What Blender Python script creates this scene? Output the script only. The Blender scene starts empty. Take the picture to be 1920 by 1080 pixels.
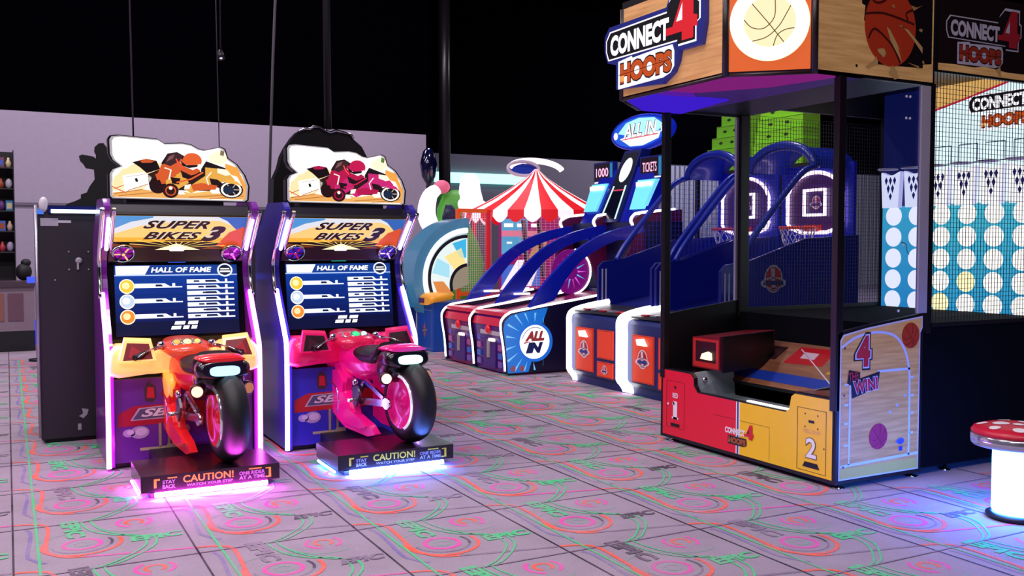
import bpy, math, random
from mathutils import Vector, Matrix
from mathutils.geometry import tessellate_polygon
random.seed(7)
PI = math.pi
SC = bpy.context.scene
COL = SC.collection

# ------------------------------------------------------------------ camera
cam_data = bpy.data.cameras.new('camera')
cam_data.sensor_width = 36.0
cam_data.lens = 36.0 * 1780.0 / 1920.0
cam_data.clip_end = 200
cam = bpy.data.objects.new('camera', cam_data)
COL.objects.link(cam)
cam.location = (0, 0, 1.55)
cam.rotation_euler = (math.radians(90 - 2.5734), 0, math.radians(-28.015))
SC.camera = cam

# ------------------------------------------------------------------ world, exposure, room lamps
SC.view_settings.view_transform = 'Standard'
SC.view_settings.look = 'None'
SC.view_settings.gamma = 1.0
SC.view_settings.use_curve_mapping = False
SC.view_settings.exposure = 0.0
SC.cycles.max_bounces = 8
SC.cycles.transparent_max_bounces = 24
SC.cycles.sample_clamp_indirect = 6.0
world = bpy.data.worlds.new('dark_hall')
SC.world = world
world.use_nodes = True
world.node_tree.nodes['Background'].inputs[0].default_value = (0.25, 0.2, 0.4, 1)
world.node_tree.nodes['Background'].inputs[1].default_value = 0.02

def area_lamp(name, loc, size, power, color, rot=(0, 0, 0)):
    d = bpy.data.lights.new(name, 'AREA')
    d.shape = 'RECTANGLE'; d.size, d.size_y = size
    d.energy = power; d.color = color
    o = bpy.data.objects.new(name, d); COL.objects.link(o)
    o.location = loc; o.rotation_euler = rot
    return o
HALL = (1.0, 0.89, 0.98)
for ix, x in enumerate((-5.5, -2.0, 1.5, 8.0)):  # leftmost row added to brighten the panels that face it
    for iy, y in enumerate((-1.0, 4.5, 10.5)):
        if ix == 3 and iy < 2: continue          # this corner of the hall is lit by the games alone
        area_lamp('ceiling_lamp', (x, y, 8.6), (1.6, 0.8), 205, HALL)
# unseen fill lamps added to brighten the pale back wall
for x in (-2.0, 3.0, 8.0):
    area_lamp('wall_fill', (x, 17.0, 8.6), (2.5, 0.5), 215, (1.0, 0.86, 1.0), (math.radians(32), 0, 0))

area_lamp('wall_fill', (20.0, 21.0, 8.6), (3.0, 0.5), 500, (1.0, 0.95, 1.0), (math.radians(32), 0, 0))  # unseen fill added to brighten the corrugated cladding

# ------------------------------------------------------------------ materials
def srgb(h):
    h = h.lstrip('#')
    c = [int(h[i:i + 2], 16) / 255 for i in (0, 2, 4)]
    return tuple((v / 12.92 if v <= 0.04045 else ((v + 0.055) / 1.055) ** 2.4) for v in c)
_MC = {}
def mat(h, rough=0.5, metal=0.0, emit=0.0, ecol=None, var=0.06, coat=0.0, spec=0.5):
    """principled surface with a little procedural colour variation; emit > 0 for back-lit or LED surfaces and for glow added to plain ones"""
    key = (h, rough, metal, emit, ecol, var, coat, spec)
    if key in _MC: return _MC[key]
    m = bpy.data.materials.new('m_' + h.strip('#')); m.use_nodes = True
    nt = m.node_tree; b = nt.nodes['Principled BSDF']
    c = srgb(h)
    if var > 0:
        tc = nt.nodes.new('ShaderNodeTexCoord'); nz = nt.nodes.new('ShaderNodeTexNoise')
        nz.inputs['Scale'].default_value = 9.0; nz.inputs['Detail'].default_value = 3
        mx = nt.nodes.new('ShaderNodeMix'); mx.data_type = 'RGBA'
        mx.inputs[6].default_value = tuple(v * (1 - var) for v in c) + (1,)
        mx.inputs[7].default_value = tuple(min(1, v * (1 + var)) for v in c) + (1,)
        nt.links.new(tc.outputs['Object'], nz.inputs['Vector'])
        nt.links.new(nz.outputs['Fac'], mx.inputs[0]); nt.links.new(mx.outputs[2], b.inputs['Base Color'])
    else:
        b.inputs['Base Color'].default_value = c + (1,)
    b.inputs['Roughness'].default_value = rough; b.inputs['Metallic'].default_value = metal
    b.inputs['Specular IOR Level'].default_value = spec
    if coat: b.inputs['Coat Weight'].default_value = coat; b.inputs['Coat Roughness'].default_value = 0.08
    if emit > 0:
        b.inputs['Emission Color'].default_value = (srgb(ecol) if ecol else c) + (1,)
        b.inputs['Emission Strength'].default_value = emit
    _MC[key] = m
    return m
def lit(h, e=1.0):                                                # back-lit print or screen: dark when unlit
    c = [int(int(h[i:i + 2], 16) * 0.55) for i in (1, 3, 5)]
    return mat('#%02x%02x%02x' % tuple(c), 0.35, 0, e, h, 0.0)
def neon(rgb, e):                                                 # LED tube
    key = ('neon', rgb, e)
    if key in _MC: return _MC[key]
    m = bpy.data.materials.new('led_tube'); m.use_nodes = True
    nt = m.node_tree; nt.nodes.clear()
    em = nt.nodes.new('ShaderNodeEmission'); out = nt.nodes.new('ShaderNodeOutputMaterial')
    em.inputs[0].default_value = rgb + (1,); em.inputs[1].default_value = e
    nt.links.new(em.outputs[0], out.inputs[0]); _MC[key] = m
    return m
def glass_mat(name, tint, ior=1.35):
    m = bpy.data.materials.new(name); m.use_nodes = True
    nt = m.node_tree; nt.nodes.clear()
    out = nt.nodes.new('ShaderNodeOutputMaterial'); mix = nt.nodes.new('ShaderNodeMixShader')
    tr = nt.nodes.new('ShaderNodeBsdfTransparent'); gl = nt.nodes.new('ShaderNodeBsdfGlossy'); fr = nt.nodes.new('ShaderNodeLayerWeight'); pw = nt.nodes.new('ShaderNodeMath')
    tr.inputs[0].default_value = tint + (1,); gl.inputs['Roughness'].default_value = 0.03; pw.operation = 'POWER'; pw.inputs[1].default_value = 4.0; pw2 = nt.nodes.new('ShaderNodeMath'); pw2.operation = 'MULTIPLY_ADD'; pw2.inputs[1].default_value = 0.6; pw2.inputs[2].default_value = 0.025; fr.inputs[0].default_value = 0.5
    nt.links.new(fr.outputs['Facing'], pw.inputs[0]); nt.links.new(pw.outputs[0], pw2.inputs[0])
    nt.links.new(pw2.outputs[0], mix.inputs[0]); nt.links.new(tr.outputs[0], mix.inputs[1]); nt.links.new(gl.outputs[0], mix.inputs[2])
    nt.links.new(mix.outputs[0], out.inputs[0]); return m
def wood_mat(name, a, b, axis_scale, emit=0.0, rough=0.45):
    """planked court wood: bands of slightly different tone with fine grain"""
    m = bpy.data.materials.new(name); m.use_nodes = True
    nt = m.node_tree; bs = nt.nodes['Principled BSDF']
    tc = nt.nodes.new('ShaderNodeTexCoord'); mp = nt.nodes.new('ShaderNodeMapping'); nz = nt.nodes.new('ShaderNodeTexNoise'); n2 = nt.nodes.new('ShaderNodeTexNoise')
    mp.inputs['Scale'].default_value = axis_scale; nz.inputs['Scale'].default_value = 3.0; nz.inputs['Detail'].default_value = 4
    cr = nt.nodes.new('ShaderNodeValToRGB'); cr.color_ramp.elements[0].position = 0.35; cr.color_ramp.elements[1].position = 0.65
    cr.color_ramp.elements[0].color = srgb(a) + (1,); cr.color_ramp.elements[1].color = srgb(b) + (1,)
    nt.links.new(tc.outputs['Object'], mp.inputs[0]); nt.links.new(mp.outputs[0], nz.inputs['Vector'])
    nt.links.new(nz.outputs['Fac'], cr.inputs[0]); nt.links.new(cr.outputs[0], bs.inputs['Base Color'])
    bs.inputs['Roughness'].default_value = rough
    if emit: nt.links.new(cr.outputs[0], bs.inputs['Emission Color']); bs.inputs['Emission Strength'].default_value = emit
    return m
def carpet_mat(name, h, fade=0.0, base='#a898a8'):
    """worn carpet: pile noise, plus for the printed lines a patchy fade to the ground colour"""
    m = bpy.data.materials.new(name); m.use_nodes = True
    nt = m.node_tree; bs = nt.nodes['Principled BSDF']
    tc = nt.nodes.new('ShaderNodeTexCoord')
    nz = nt.nodes.new('ShaderNodeTexNoise'); nz.inputs['Scale'].default_value = 2.6; nz.inputs['Detail'].default_value = 8; nz.inputs['Roughness'].default_value = 0.7
    fine = nt.nodes.new('ShaderNodeTexNoise'); fine.inputs['Scale'].default_value = 190; fine.inputs['Detail'].default_value = 2
    mx = nt.nodes.new('ShaderNodeMix'); mx.data_type = 'RGBA'
    mr = nt.nodes.new('ShaderNodeMapRange')
    if fade > 0:
        mr.inputs['From Min'].default_value = 0.35; mr.inputs['From Max'].default_value = 0.68; mr.inputs['To Min'].default_value = max(0, fade - 0.35); mr.inputs['To Max'].default_value = min(1, fade + 0.3)
        c0, c1 = srgb(h), srgb(base)
    else:
        mr.inputs['From Min'].default_value = 0.3; mr.inputs['From Max'].default_value = 0.7
        c = srgb(h); c0 = tuple(v * 0.86 for v in c); c1 = tuple(min(1, v * 1.1) for v in c)
    mx.inputs[6].default_value = c0 + (1,); mx.inputs[7].default_value = c1 + (1,)
    m2 = nt.nodes.new('ShaderNodeMix'); m2.data_type = 'RGBA'; m2.blend_type = 'MULTIPLY'; m2.inputs[0].default_value = 1.0
    r2 = nt.nodes.new('ShaderNodeMapRange'); r2.inputs['From Min'].default_value = 0.3; r2.inputs['From Max'].default_value = 0.7; r2.inputs['To Min'].default_value = 0.72; r2.inputs['To Max'].default_value = 1.1
    L = nt.links.new
    L(tc.outputs['Object'], nz.inputs['Vector']); L(tc.outputs['Object'], fine.inputs['Vector'])
    L(nz.outputs['Fac'], mr.inputs[0]); L(mr.outputs[0], mx.inputs[0]); L(mx.outputs[2], m2.inputs[6])
    L(fine.outputs['Fac'], r2.inputs[0]); L(r2.outputs[0], m2.inputs[7]); L(m2.outputs[2], bs.inputs['Base Color'])
    bs.inputs['Roughness'].default_value = 0.85; bs.inputs['Specular IOR Level'].default_value = 0.15
    return m
BLACK = mat('#0b0a10', 0.45); BLACKG = mat('#08080c', 0.2, 0, 0, None, 0.0, 0.3); NAVY = mat('#0d1344', 0.35); NAVYD = mat('#080a22', 0.4)
CHROME = mat('#d8d8e0', 0.15, 1.0); WHITE = mat('#e8e6ee', 0.5); GREY = mat('#8d8796', 0.5); STEEL = mat('#6d6f78', 0.35, 0.8)
RUBBER = mat('#0c0c0f', 0.55)

# ------------------------------------------------------------------ mesh building
def V(*a): return Vector(a)
class MB:
    def __init__(s): s.v = []; s.f = []; s.mi = []; s.sm = []; s.mats = []
    def _m(s, m):
        if m not in s.mats: s.mats.append(m)
        return s.mats.index(m)
    def face(s, idx, m, smooth=False): s.f.append(tuple(idx)); s.mi.append(s._m(m)); s.sm.append(smooth)
    def add(s, pts):
        b = len(s.v); s.v.extend(tuple(p) for p in pts); return b
    def poly(s, pts, m):
        b = s.add(pts)
        if len(pts) <= 4 and len(pts) == 3: s.face((b, b + 1, b + 2), m); return
        for t in tessellate_polygon([[Vector(p) for p in pts]]):
            s.face([b + i for i in t], m)
    def box(s, x0, x1, y0, y1, z0, z1, m):
        b = s.add([(x, y, z) for x in (x0, x1) for y in (y0, y1) for z in (z0, z1)])
        for q in ((0, 1, 3, 2), (4, 6, 7, 5), (0, 4, 5, 1), (2, 3, 7, 6), (0, 2, 6, 4), (1, 5, 7, 3)): s.face([b + i for i in q], m)
    def beam(s, a, b, w, h, m, up=(0, 0, 1)):
        a, b = Vector(a), Vector(b); d = (b - a).normalized(); sd = d.cross(Vector(up))
        if sd.length < 1e-4: sd = d.cross(Vector((1, 0, 0)))
        sd.normalize(); u = sd.cross(d)
        i = s.add([p + sd * (sx * w / 2) + u * (su * h / 2) for p in (a, b) for sx, su in ((-1, -1), (1, -1), (1, 1), (-1, 1))])
        for q in ((0, 1, 5, 4), (1, 2, 6, 5), (2, 3, 7, 6), (3, 0, 4, 7), (3, 2, 1, 0), (4, 5, 6, 7)): s.face([i + k for k in q], m)
    def prism(s, pts, ext, m, mside=None, mback=None):
        """planar outline (3-D points) extruded by vector ext"""
        ext = Vector(ext); n = len(pts); A = [Vector(p) for p in pts]; B = [p + ext for p in A]
        s.poly(A, m); s.poly(B, mback or m)
        b = s.add(A + B); ms = mside or m
        for i in range(n): j = (i + 1) % n; s.face((b + i, b + j, b + n + j, b + n + i), ms)
    def tube(s, path, r, m, seg=8, closed=False, rs=None):
        P = [Vector(p) for p in path]; n = len(P); rings = []
        prev = None
        for i in range(n):
            if closed: t = P[(i + 1) % n] - P[i - 1]
            else: t = P[min(i + 1, n - 1)] - P[max(i - 1, 0)]
            t.normalize()
            if prev is None:
                a = Vector((0, 0, 1)) if abs(t.z) < 0.9 else Vector((1, 0, 0))
                nrm = t.cross(a).normalized()
            else:
                nrm = prev - t * prev.dot(t)
                nrm = nrm.normalized() if nrm.length > 1e-5 else t.orthogonal().normalized()
            prev = nrm; bn = t.cross(nrm); rr = rs[i] if rs else r
            rings.append(s.add([P[i] + (nrm * math.cos(2 * PI * k / seg) + bn * math.sin(2 * PI * k / seg)) * rr for k in range(seg)]))
        for i in range(n if closed else n - 1):
            a, b = rings[i], rings[(i + 1) % n]
            for k in range(seg): l = (k + 1) % seg; s.face((a + k, a + l, b + l, b + k), m, True)
        if not closed:
            s.face([rings[0] + k for k in range(seg)][::-1], m); s.face([rings[-1] + k for k in range(seg)], m)
    def lathe(s, c, axis, prof, m, seg=32, smooth=True, cap=True, a0=0.0, a1=2 * PI):
        c, ax = Vector(c), Vector(axis).normalized(); u = ax.orthogonal().normalized(); w = ax.cross(u); R = []
        full = abs(a1 - a0 - 2 * PI) < 1e-6; ns = seg if full else seg + 1
        for r, h in prof:
            R.append(s.add([c + ax * h + (u * math.cos(a0 + (a1 - a0) * k / seg) + w * math.sin(a0 + (a1 - a0) * k / seg)) * max(r, 1e-4) for k in range(ns)]))
        for i in range(len(R) - 1):
            for k in range(seg): l = (k + 1) % ns; s.face((R[i] + k, R[i] + l, R[i + 1] + l, R[i + 1] + k), m, smooth)
        if cap and full: s.face([R[0] + k for k in range(seg)][::-1], m); s.face([R[-1] + k for k in range(seg)], m)
    def loft(s, rings, m, seg=20, smooth=True):
        """rings: (centre, half-axis u, half-axis v, exponent)"""
        R = []
        for c, u, v, e in rings:
            c, u, v = Vector(c), Vector(u), Vector(v); pts = []
            for k in range(seg):
                a = 2 * PI * k / seg; ca, sa = math.cos(a), math.sin(a)
                pts.append(c + u * math.copysign(abs(ca) ** (2 / e), ca) + v * math.copysign(abs(sa) ** (2 / e), sa))
            R.append(s.add(pts))
        for i in range(len(R) - 1):
            for k in range(seg): l = (k + 1) % seg; s.face((R[i] + k, R[i] + l, R[i + 1] + l, R[i + 1] + k), m, smooth)
        s.face([R[0] + k for k in range(seg)][::-1], m); s.face([R[-1] + k for k in range(seg)], m)
    def ball(s, c, r, m, seg=20, rings=12):
        r = r if hasattr(r, '__len__') else (r, r, r); c = Vector(c)
        s.loft([(c + V(0, 0, -math.cos(PI * i / rings) * r[2]), V(max(1e-4, math.sin(PI * i / rings)) * r[0], 0, 0), V(0, max(1e-4, math.sin(PI * i / rings)) * r[1], 0), 2) for i in range(rings + 1)], m, seg)
    def build(s, name, parent=None, bevel=0.0, pivot=None, rz=0.0, kind=None, label=None):
        me = bpy.data.meshes.new(name); me.from_pydata(s.v, [], s.f)
        for m in s.mats: me.materials.append(m)
        me.polygons.foreach_set('material_index', s.mi); me.polygons.foreach_set('use_smooth', s.sm)
        me.update()
        o = bpy.data.objects.new(name, me); COL.objects.link(o)
        if parent: o.parent = parent
        if pivot: o.location = pivot; o.rotation_euler = (0, 0, rz)
        if bevel > 0:
            md = o.modifiers.new('bevel', 'BEVEL'); md.width = bevel; md.segments = 2; md.limit_method = 'ANGLE'; md.angle_limit = math.radians(50)
        if kind: o['kind'] = kind
        if label: o['label'] = label
        return o
def tag(o, label, cat, group=None, kind=None):
    o['label'] = label; o['category'] = cat
    if group: o['group'] = group
    if kind: o['kind'] = kind
    return o
def thing(name, label, cat, loc, group=None, rz=0.0):
    o = bpy.data.objects.new(name, None); COL.objects.link(o); o.empty_display_size = 0.1
    o.location = loc; o.rotation_euler = (0, 0, rz)
    return tag(o, label, cat, group)

_TXT = {}
def text_mesh(body, bold=0.0, shear=0.0, spacing=1.0):
    """glyph outlines of the built-in font as triangles, normalised to a unit box"""
    key = (body, bold, shear, spacing)
    if key in _TXT: return _TXT[key]
    cu = bpy.data.curves.new('glyphs', 'FONT'); cu.body = body; cu.size = 1.0; cu.offset = bold; cu.shear = shear; cu.space_character = spacing
    cu.resolution_u = 3
    o = bpy.data.objects.new('glyphs', cu); COL.objects.link(o)
    dg = bpy.context.evaluated_depsgraph_get(); dg.update()
    me = bpy.data.meshes.new_from_object(o.evaluated_get(dg))
    vs = [(v.co.x, v.co.y) for v in me.vertices]; fs = [tuple(p.vertices) for p in me.polygons]
    bpy.data.objects.remove(o); bpy.data.curves.remove(cu); bpy.data.meshes.remove(me)
    x0 = min(v[0] for v in vs); x1 = max(v[0] for v in vs); y0 = min(v[1] for v in vs); y1 = max(v[1] for v in vs)
    vs = [((x - x0) / (x1 - x0), (y - y0) / (y1 - y0)) for x, y in vs]
    _TXT[key] = (vs, fs); return _TXT[key]
class Sheet:
    """flat printed artwork on a surface: 2-D drawing in a local (u, v) frame, layers a millimetre apart"""
    def __init__(s, mb, o, u, v, step=0.0012, fn=None):
        s.mb = mb; s.o = Vector(o); s.u = Vector(u); s.v = Vector(v); s.n = s.u.cross(s.v).normalized(); s.step = step; s.fn = fn
    def P(s, p, l):
        a, b = p
        if s.fn: a, b = s.fn(a, b)
        return s.o + s.u * a + s.v * b + s.n * (l * s.step)
    def poly(s, pts, m, l=1): s.mb.poly([s.P(p, l) for p in pts], m)
    def rect(s, a0, b0, a1, b1, m, l=1): s.poly([(a0, b0), (a1, b0), (a1, b1), (a0, b1)], m, l)
    def circ(s, c, r, m, l=1, seg=28, ry=None): ry = ry or r; s.poly([(c[0] + r * math.cos(2 * PI * k / seg), c[1] + ry * math.sin(2 * PI * k / seg)) for k in range(seg)], m, l)
    def ring(s, c, r0, r1, m, l=1, a0=0.0, a1=360.0, seg=28, ky=1.0):
        a0, a1 = math.radians(a0), math.radians(a1)
        for k in range(seg):
            t0 = a0 + (a1 - a0) * k / seg; t1 = a0 + (a1 - a0) * (k + 1) / seg
            b = s.mb.add([s.P((c[0] + r * math.cos(t), c[1] + ky * r * math.sin(t)), l) for r, t in ((r0, t0), (r1, t0), (r1, t1), (r0, t1))]); s.mb.face((b, b + 1, b + 2, b + 3), m)
    def stroke(s, pts, w, m, l=1, closed=False):
        n = len(pts); L = []; R = []
        for i in range(n):
            p = Vector(pts[i]); a = Vector(pts[(i - 1) % n] if closed or i > 0 else pts[i]); b = Vector(pts[(i + 1) % n] if closed or i < n - 1 else pts[i])
            t = (b - a); t = t.normalized() if t.length > 0 else Vector((1, 0)); nn = Vector((-t.y, t.x)) * (w / 2)
            L.append(p + nn); R.append(p - nn)
        for i in range(n if closed else n - 1):
            j = (i + 1) % n; b = s.mb.add([s.P(q, l) for q in (R[i], R[j], L[j], L[i])]); s.mb.face((b, b + 1, b + 2, b + 3), m)
    def text(s, body, box, m, l=2, bold=0.0, shear=0.0, spacing=1.0, rot=0.0):
        vs, fs = text_mesh(body, bold, shear, spacing); a0, b0, a1, b1 = box
        cx, cy = (a0 + a1) / 2, (b0 + b1) / 2; cr, sr = math.cos(rot), math.sin(rot)
        def T(x, y):
            x = a0 + x * (a1 - a0) - cx; y = b0 + y * (b1 - b0) - cy
            return (cx + x * cr - y * sr, cy + x * sr + y * cr)
        b = s.mb.add([s.P(T(x, y), l) for x, y in vs])
        for f in fs: s.mb.face([b + i for i in f], m)
def arc(c, r, a0, a1, n=12, ry=None):
    ry = ry or r
    return [(c[0] + r * math.cos(math.radians(a0 + (a1 - a0) * k / n)), c[1] + ry * math.sin(math.radians(a0 + (a1 - a0) * k / n))) for k in range(n + 1)]
def smooth_path(pts, n=6):
    """Catmull-Rom through the points (any dimension)"""
    P = [Vector(p) for p in pts]; out = []
    for i in range(len(P) - 1):
        p0, p1, p2, p3 = P[max(i - 1, 0)], P[i], P[i + 1], P[min(i + 2, len(P) - 1)]
        for k in range(n):
            t = k / n
            out.append(0.5 * ((2 * p1) + (p2 - p0) * t + (2 * p0 - 5 * p1 + 4 * p2 - p3) * t * t + (3 * p1 - p0 - 3 * p2 + p3) * t ** 3))
    out.append(P[-1]); return [tuple(p) for p in out]

# ------------------------------------------------------------------ the hall
CEIL = 9.0
def structure(mb, name): o = mb.build(name); o['kind'] = 'structure'; return o
PALE = mat('#a79cb0', 0.7); DARKW = mat('#020104', 1.0, 0, 0, None, 0.0, 0.0, 0.0)
mb = MB()
g0 = carpet_mat('carpet_ground', '#a596a5')
b = mb.add([(-8, -4, 0), (34, -4, 0), (34, 32, 0), (-8, 32, 0)]); mb.face((b, b + 1, b + 2, b + 3), g0)
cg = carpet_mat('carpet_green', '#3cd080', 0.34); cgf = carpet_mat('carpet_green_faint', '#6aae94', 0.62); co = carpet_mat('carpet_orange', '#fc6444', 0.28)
cp = carpet_mat('carpet_pink', '#f050b0', 0.30); cb = carpet_mat('carpet_violet', '#6a5ab0', 0.62); cd = carpet_mat('carpet_dark', '#3c3040', 0.42); cdf = carpet_mat('carpet_dark_faint', '#6c5a72', 0.62); cs = carpet_mat('carpet_seam', '#1c1620', 0.1)
DX, DY = 0.8275, 0.862
for i in range(-3, 10):
    for j in range(-3, 11):
        X, Y = 0.315 + DX * i, 5.34 + DY * j
        if X > 4.75 and 4.4 < Y < 6.1: continue
        s = Sheet(mb, (X, Y, 0.0004), (1, 0, 0), (0, 1, 0), 0.0004)
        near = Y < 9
        sg = 22 if near else 12
        # large motif
        s.ring((0, 0), .03, .045, cgf, 1, 20, 160, 8); s.ring((0, 0), .03, .045, cgf, 1, 200, 340, 8)
        s.ring((0, 0), .078, .102, cp, 1, 0, 360, sg); s.ring((0, 0), .138, .15, cdf, 1, 180, 360, sg); s.ring((0, 0), .136, .152, cd, 2, -25, 25, 6)
        s.ring((0, 0), .178, .200, co, 3, 150, 375, sg); s.ring((0, 0), .225, .235, cgf, 1, 20, 180, sg)
        # small motif
        q = (.285, .3)
        s.ring(q, .036, .056, co, 1, -60, 240, sg); s.ring(q, .078, .10, cp, 1, 120, 250, 10); s.ring(q, .078, .10, cp, 1, -60, 40, 10)
        s.ring(q, .17, .182, cgf, 1, 190, 300, 12)
        # wavy orange line stepping one row down per tile, and its violet echo
        p = smooth_path([(-.32, .53), (-.22, .50), (-.15, .40), (-.17, .0), (-.15, -.10), (-.09, -.19), (.05, -.235), (.5, -.332)], 5)
        s.stroke(p[:30], .022, co, 4); s.stroke(p[29:], .022, cp if (i + j) % 3 == 0 else cdf, 3)
        s.stroke([(x - .085, y - .06) for x, y in p[8:26]], .02, cb, 2)
        # green lines running away from the camera
        s.stroke([(-.205, -.431), (-.205, .431)], .014, cg, 5)
        for d in (0.0, .05):
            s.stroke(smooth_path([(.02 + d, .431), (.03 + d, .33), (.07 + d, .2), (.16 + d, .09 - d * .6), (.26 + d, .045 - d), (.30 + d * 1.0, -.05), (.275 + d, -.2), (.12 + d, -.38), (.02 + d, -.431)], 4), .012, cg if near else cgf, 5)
        # lettering
        h = (i * 7 + j * 5) % 6; dk = cdf if h == 2 else (cd if h in (1, 4) else cg)
        s.text('EPIC', (.26, -.085, .50, .0) if dk is not cg else (.23, -.08, .49, .015), dk, 6, 0.05, 0.25 if dk is not cg else 0.0)
        h2 = (i * 3 + j * 4) % 5
        s.text('EPIC', (-.20, .25, .14, .345), cg if h2 in (0, 2, 3) else cd if h2 == 1 else cdf, 6, 0.055, 0.0, 1.0, -PI / 2 + .08)
for i in range(-3, 11):
    s = Sheet(mb, (0, 0, 0.0004), (1, 0, 0), (0, 1, 0), 0.0004); s.stroke([(DX * i - .003, 1.5), (DX * i - .003, 26)], .009, cs, 8)
for j in range(-3, 14):
    s = Sheet(mb, (0, 0, 0.0004), (1, 0, 0), (0, 1, 0), 0.0004); s.stroke([(-6, 4.905 + DY * j), (8, 4.905 + DY * j)], .012, cdf, 7)
structure(mb, 'floor')

mb = MB(); mb.box(-8, 34, -4, 32, CEIL, CEIL + .1, DARKW); structure(mb, 'ceiling')
mb = MB(); mb.box(-8, 9.3, 22, 22.2, 0, 4.3, PALE); mb.box(-8, 9.3, 22.02, 22.2, 4.3, CEIL, DARKW); structure(mb, 'wall_back')
mb = MB(); mb.box(9.3, 34, 26, 26.2, 0, 4.28, mat('#6f6a80', 0.7)); mb.box(9.3, 34, 26.02, 26.2, 4.28, CEIL, DARKW); mb.box(9.28, 9.36, 22, 26, 0, CEIL, DARKW)
k = 19.9
while k < 33:                                              # corrugated pale cladding on the right stretch
    mb.box(k, k + .13, 25.94, 26, 0, 4.24, mat('#c9c6cf', 0.6)); k += .2
structure(mb, 'wall_back_far')
mb = MB(); mb.box(-8.2, -8, -4, 32, 0, CEIL, mat('#2a2630', 0.8)); structure(mb, 'wall_left')
mb = MB(); mb.box(34, 34.2, -4, 32, 0, CEIL, DARKW); structure(mb, 'wall_right')
mb = MB(); mb.box(-8, 9.3, 21.95, 22, 2.37, 2.43, mat('#6b6274', 0.6)); structure(mb, 'trim_1')
mb = MB(); mb.lathe((10.05, 22.6, 0), (0, 0, 1), [(.17, 0), (.17, 2.9)], mat('#2c8a3a', 0.6), 20); mb.lathe((10.05, 22.6, 2.9), (0, 0, 1), [(.15, 0), (.15, CEIL - 2.9)], mat('#17151c', 0.35), 20); structure(mb, 'column_1')

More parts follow.
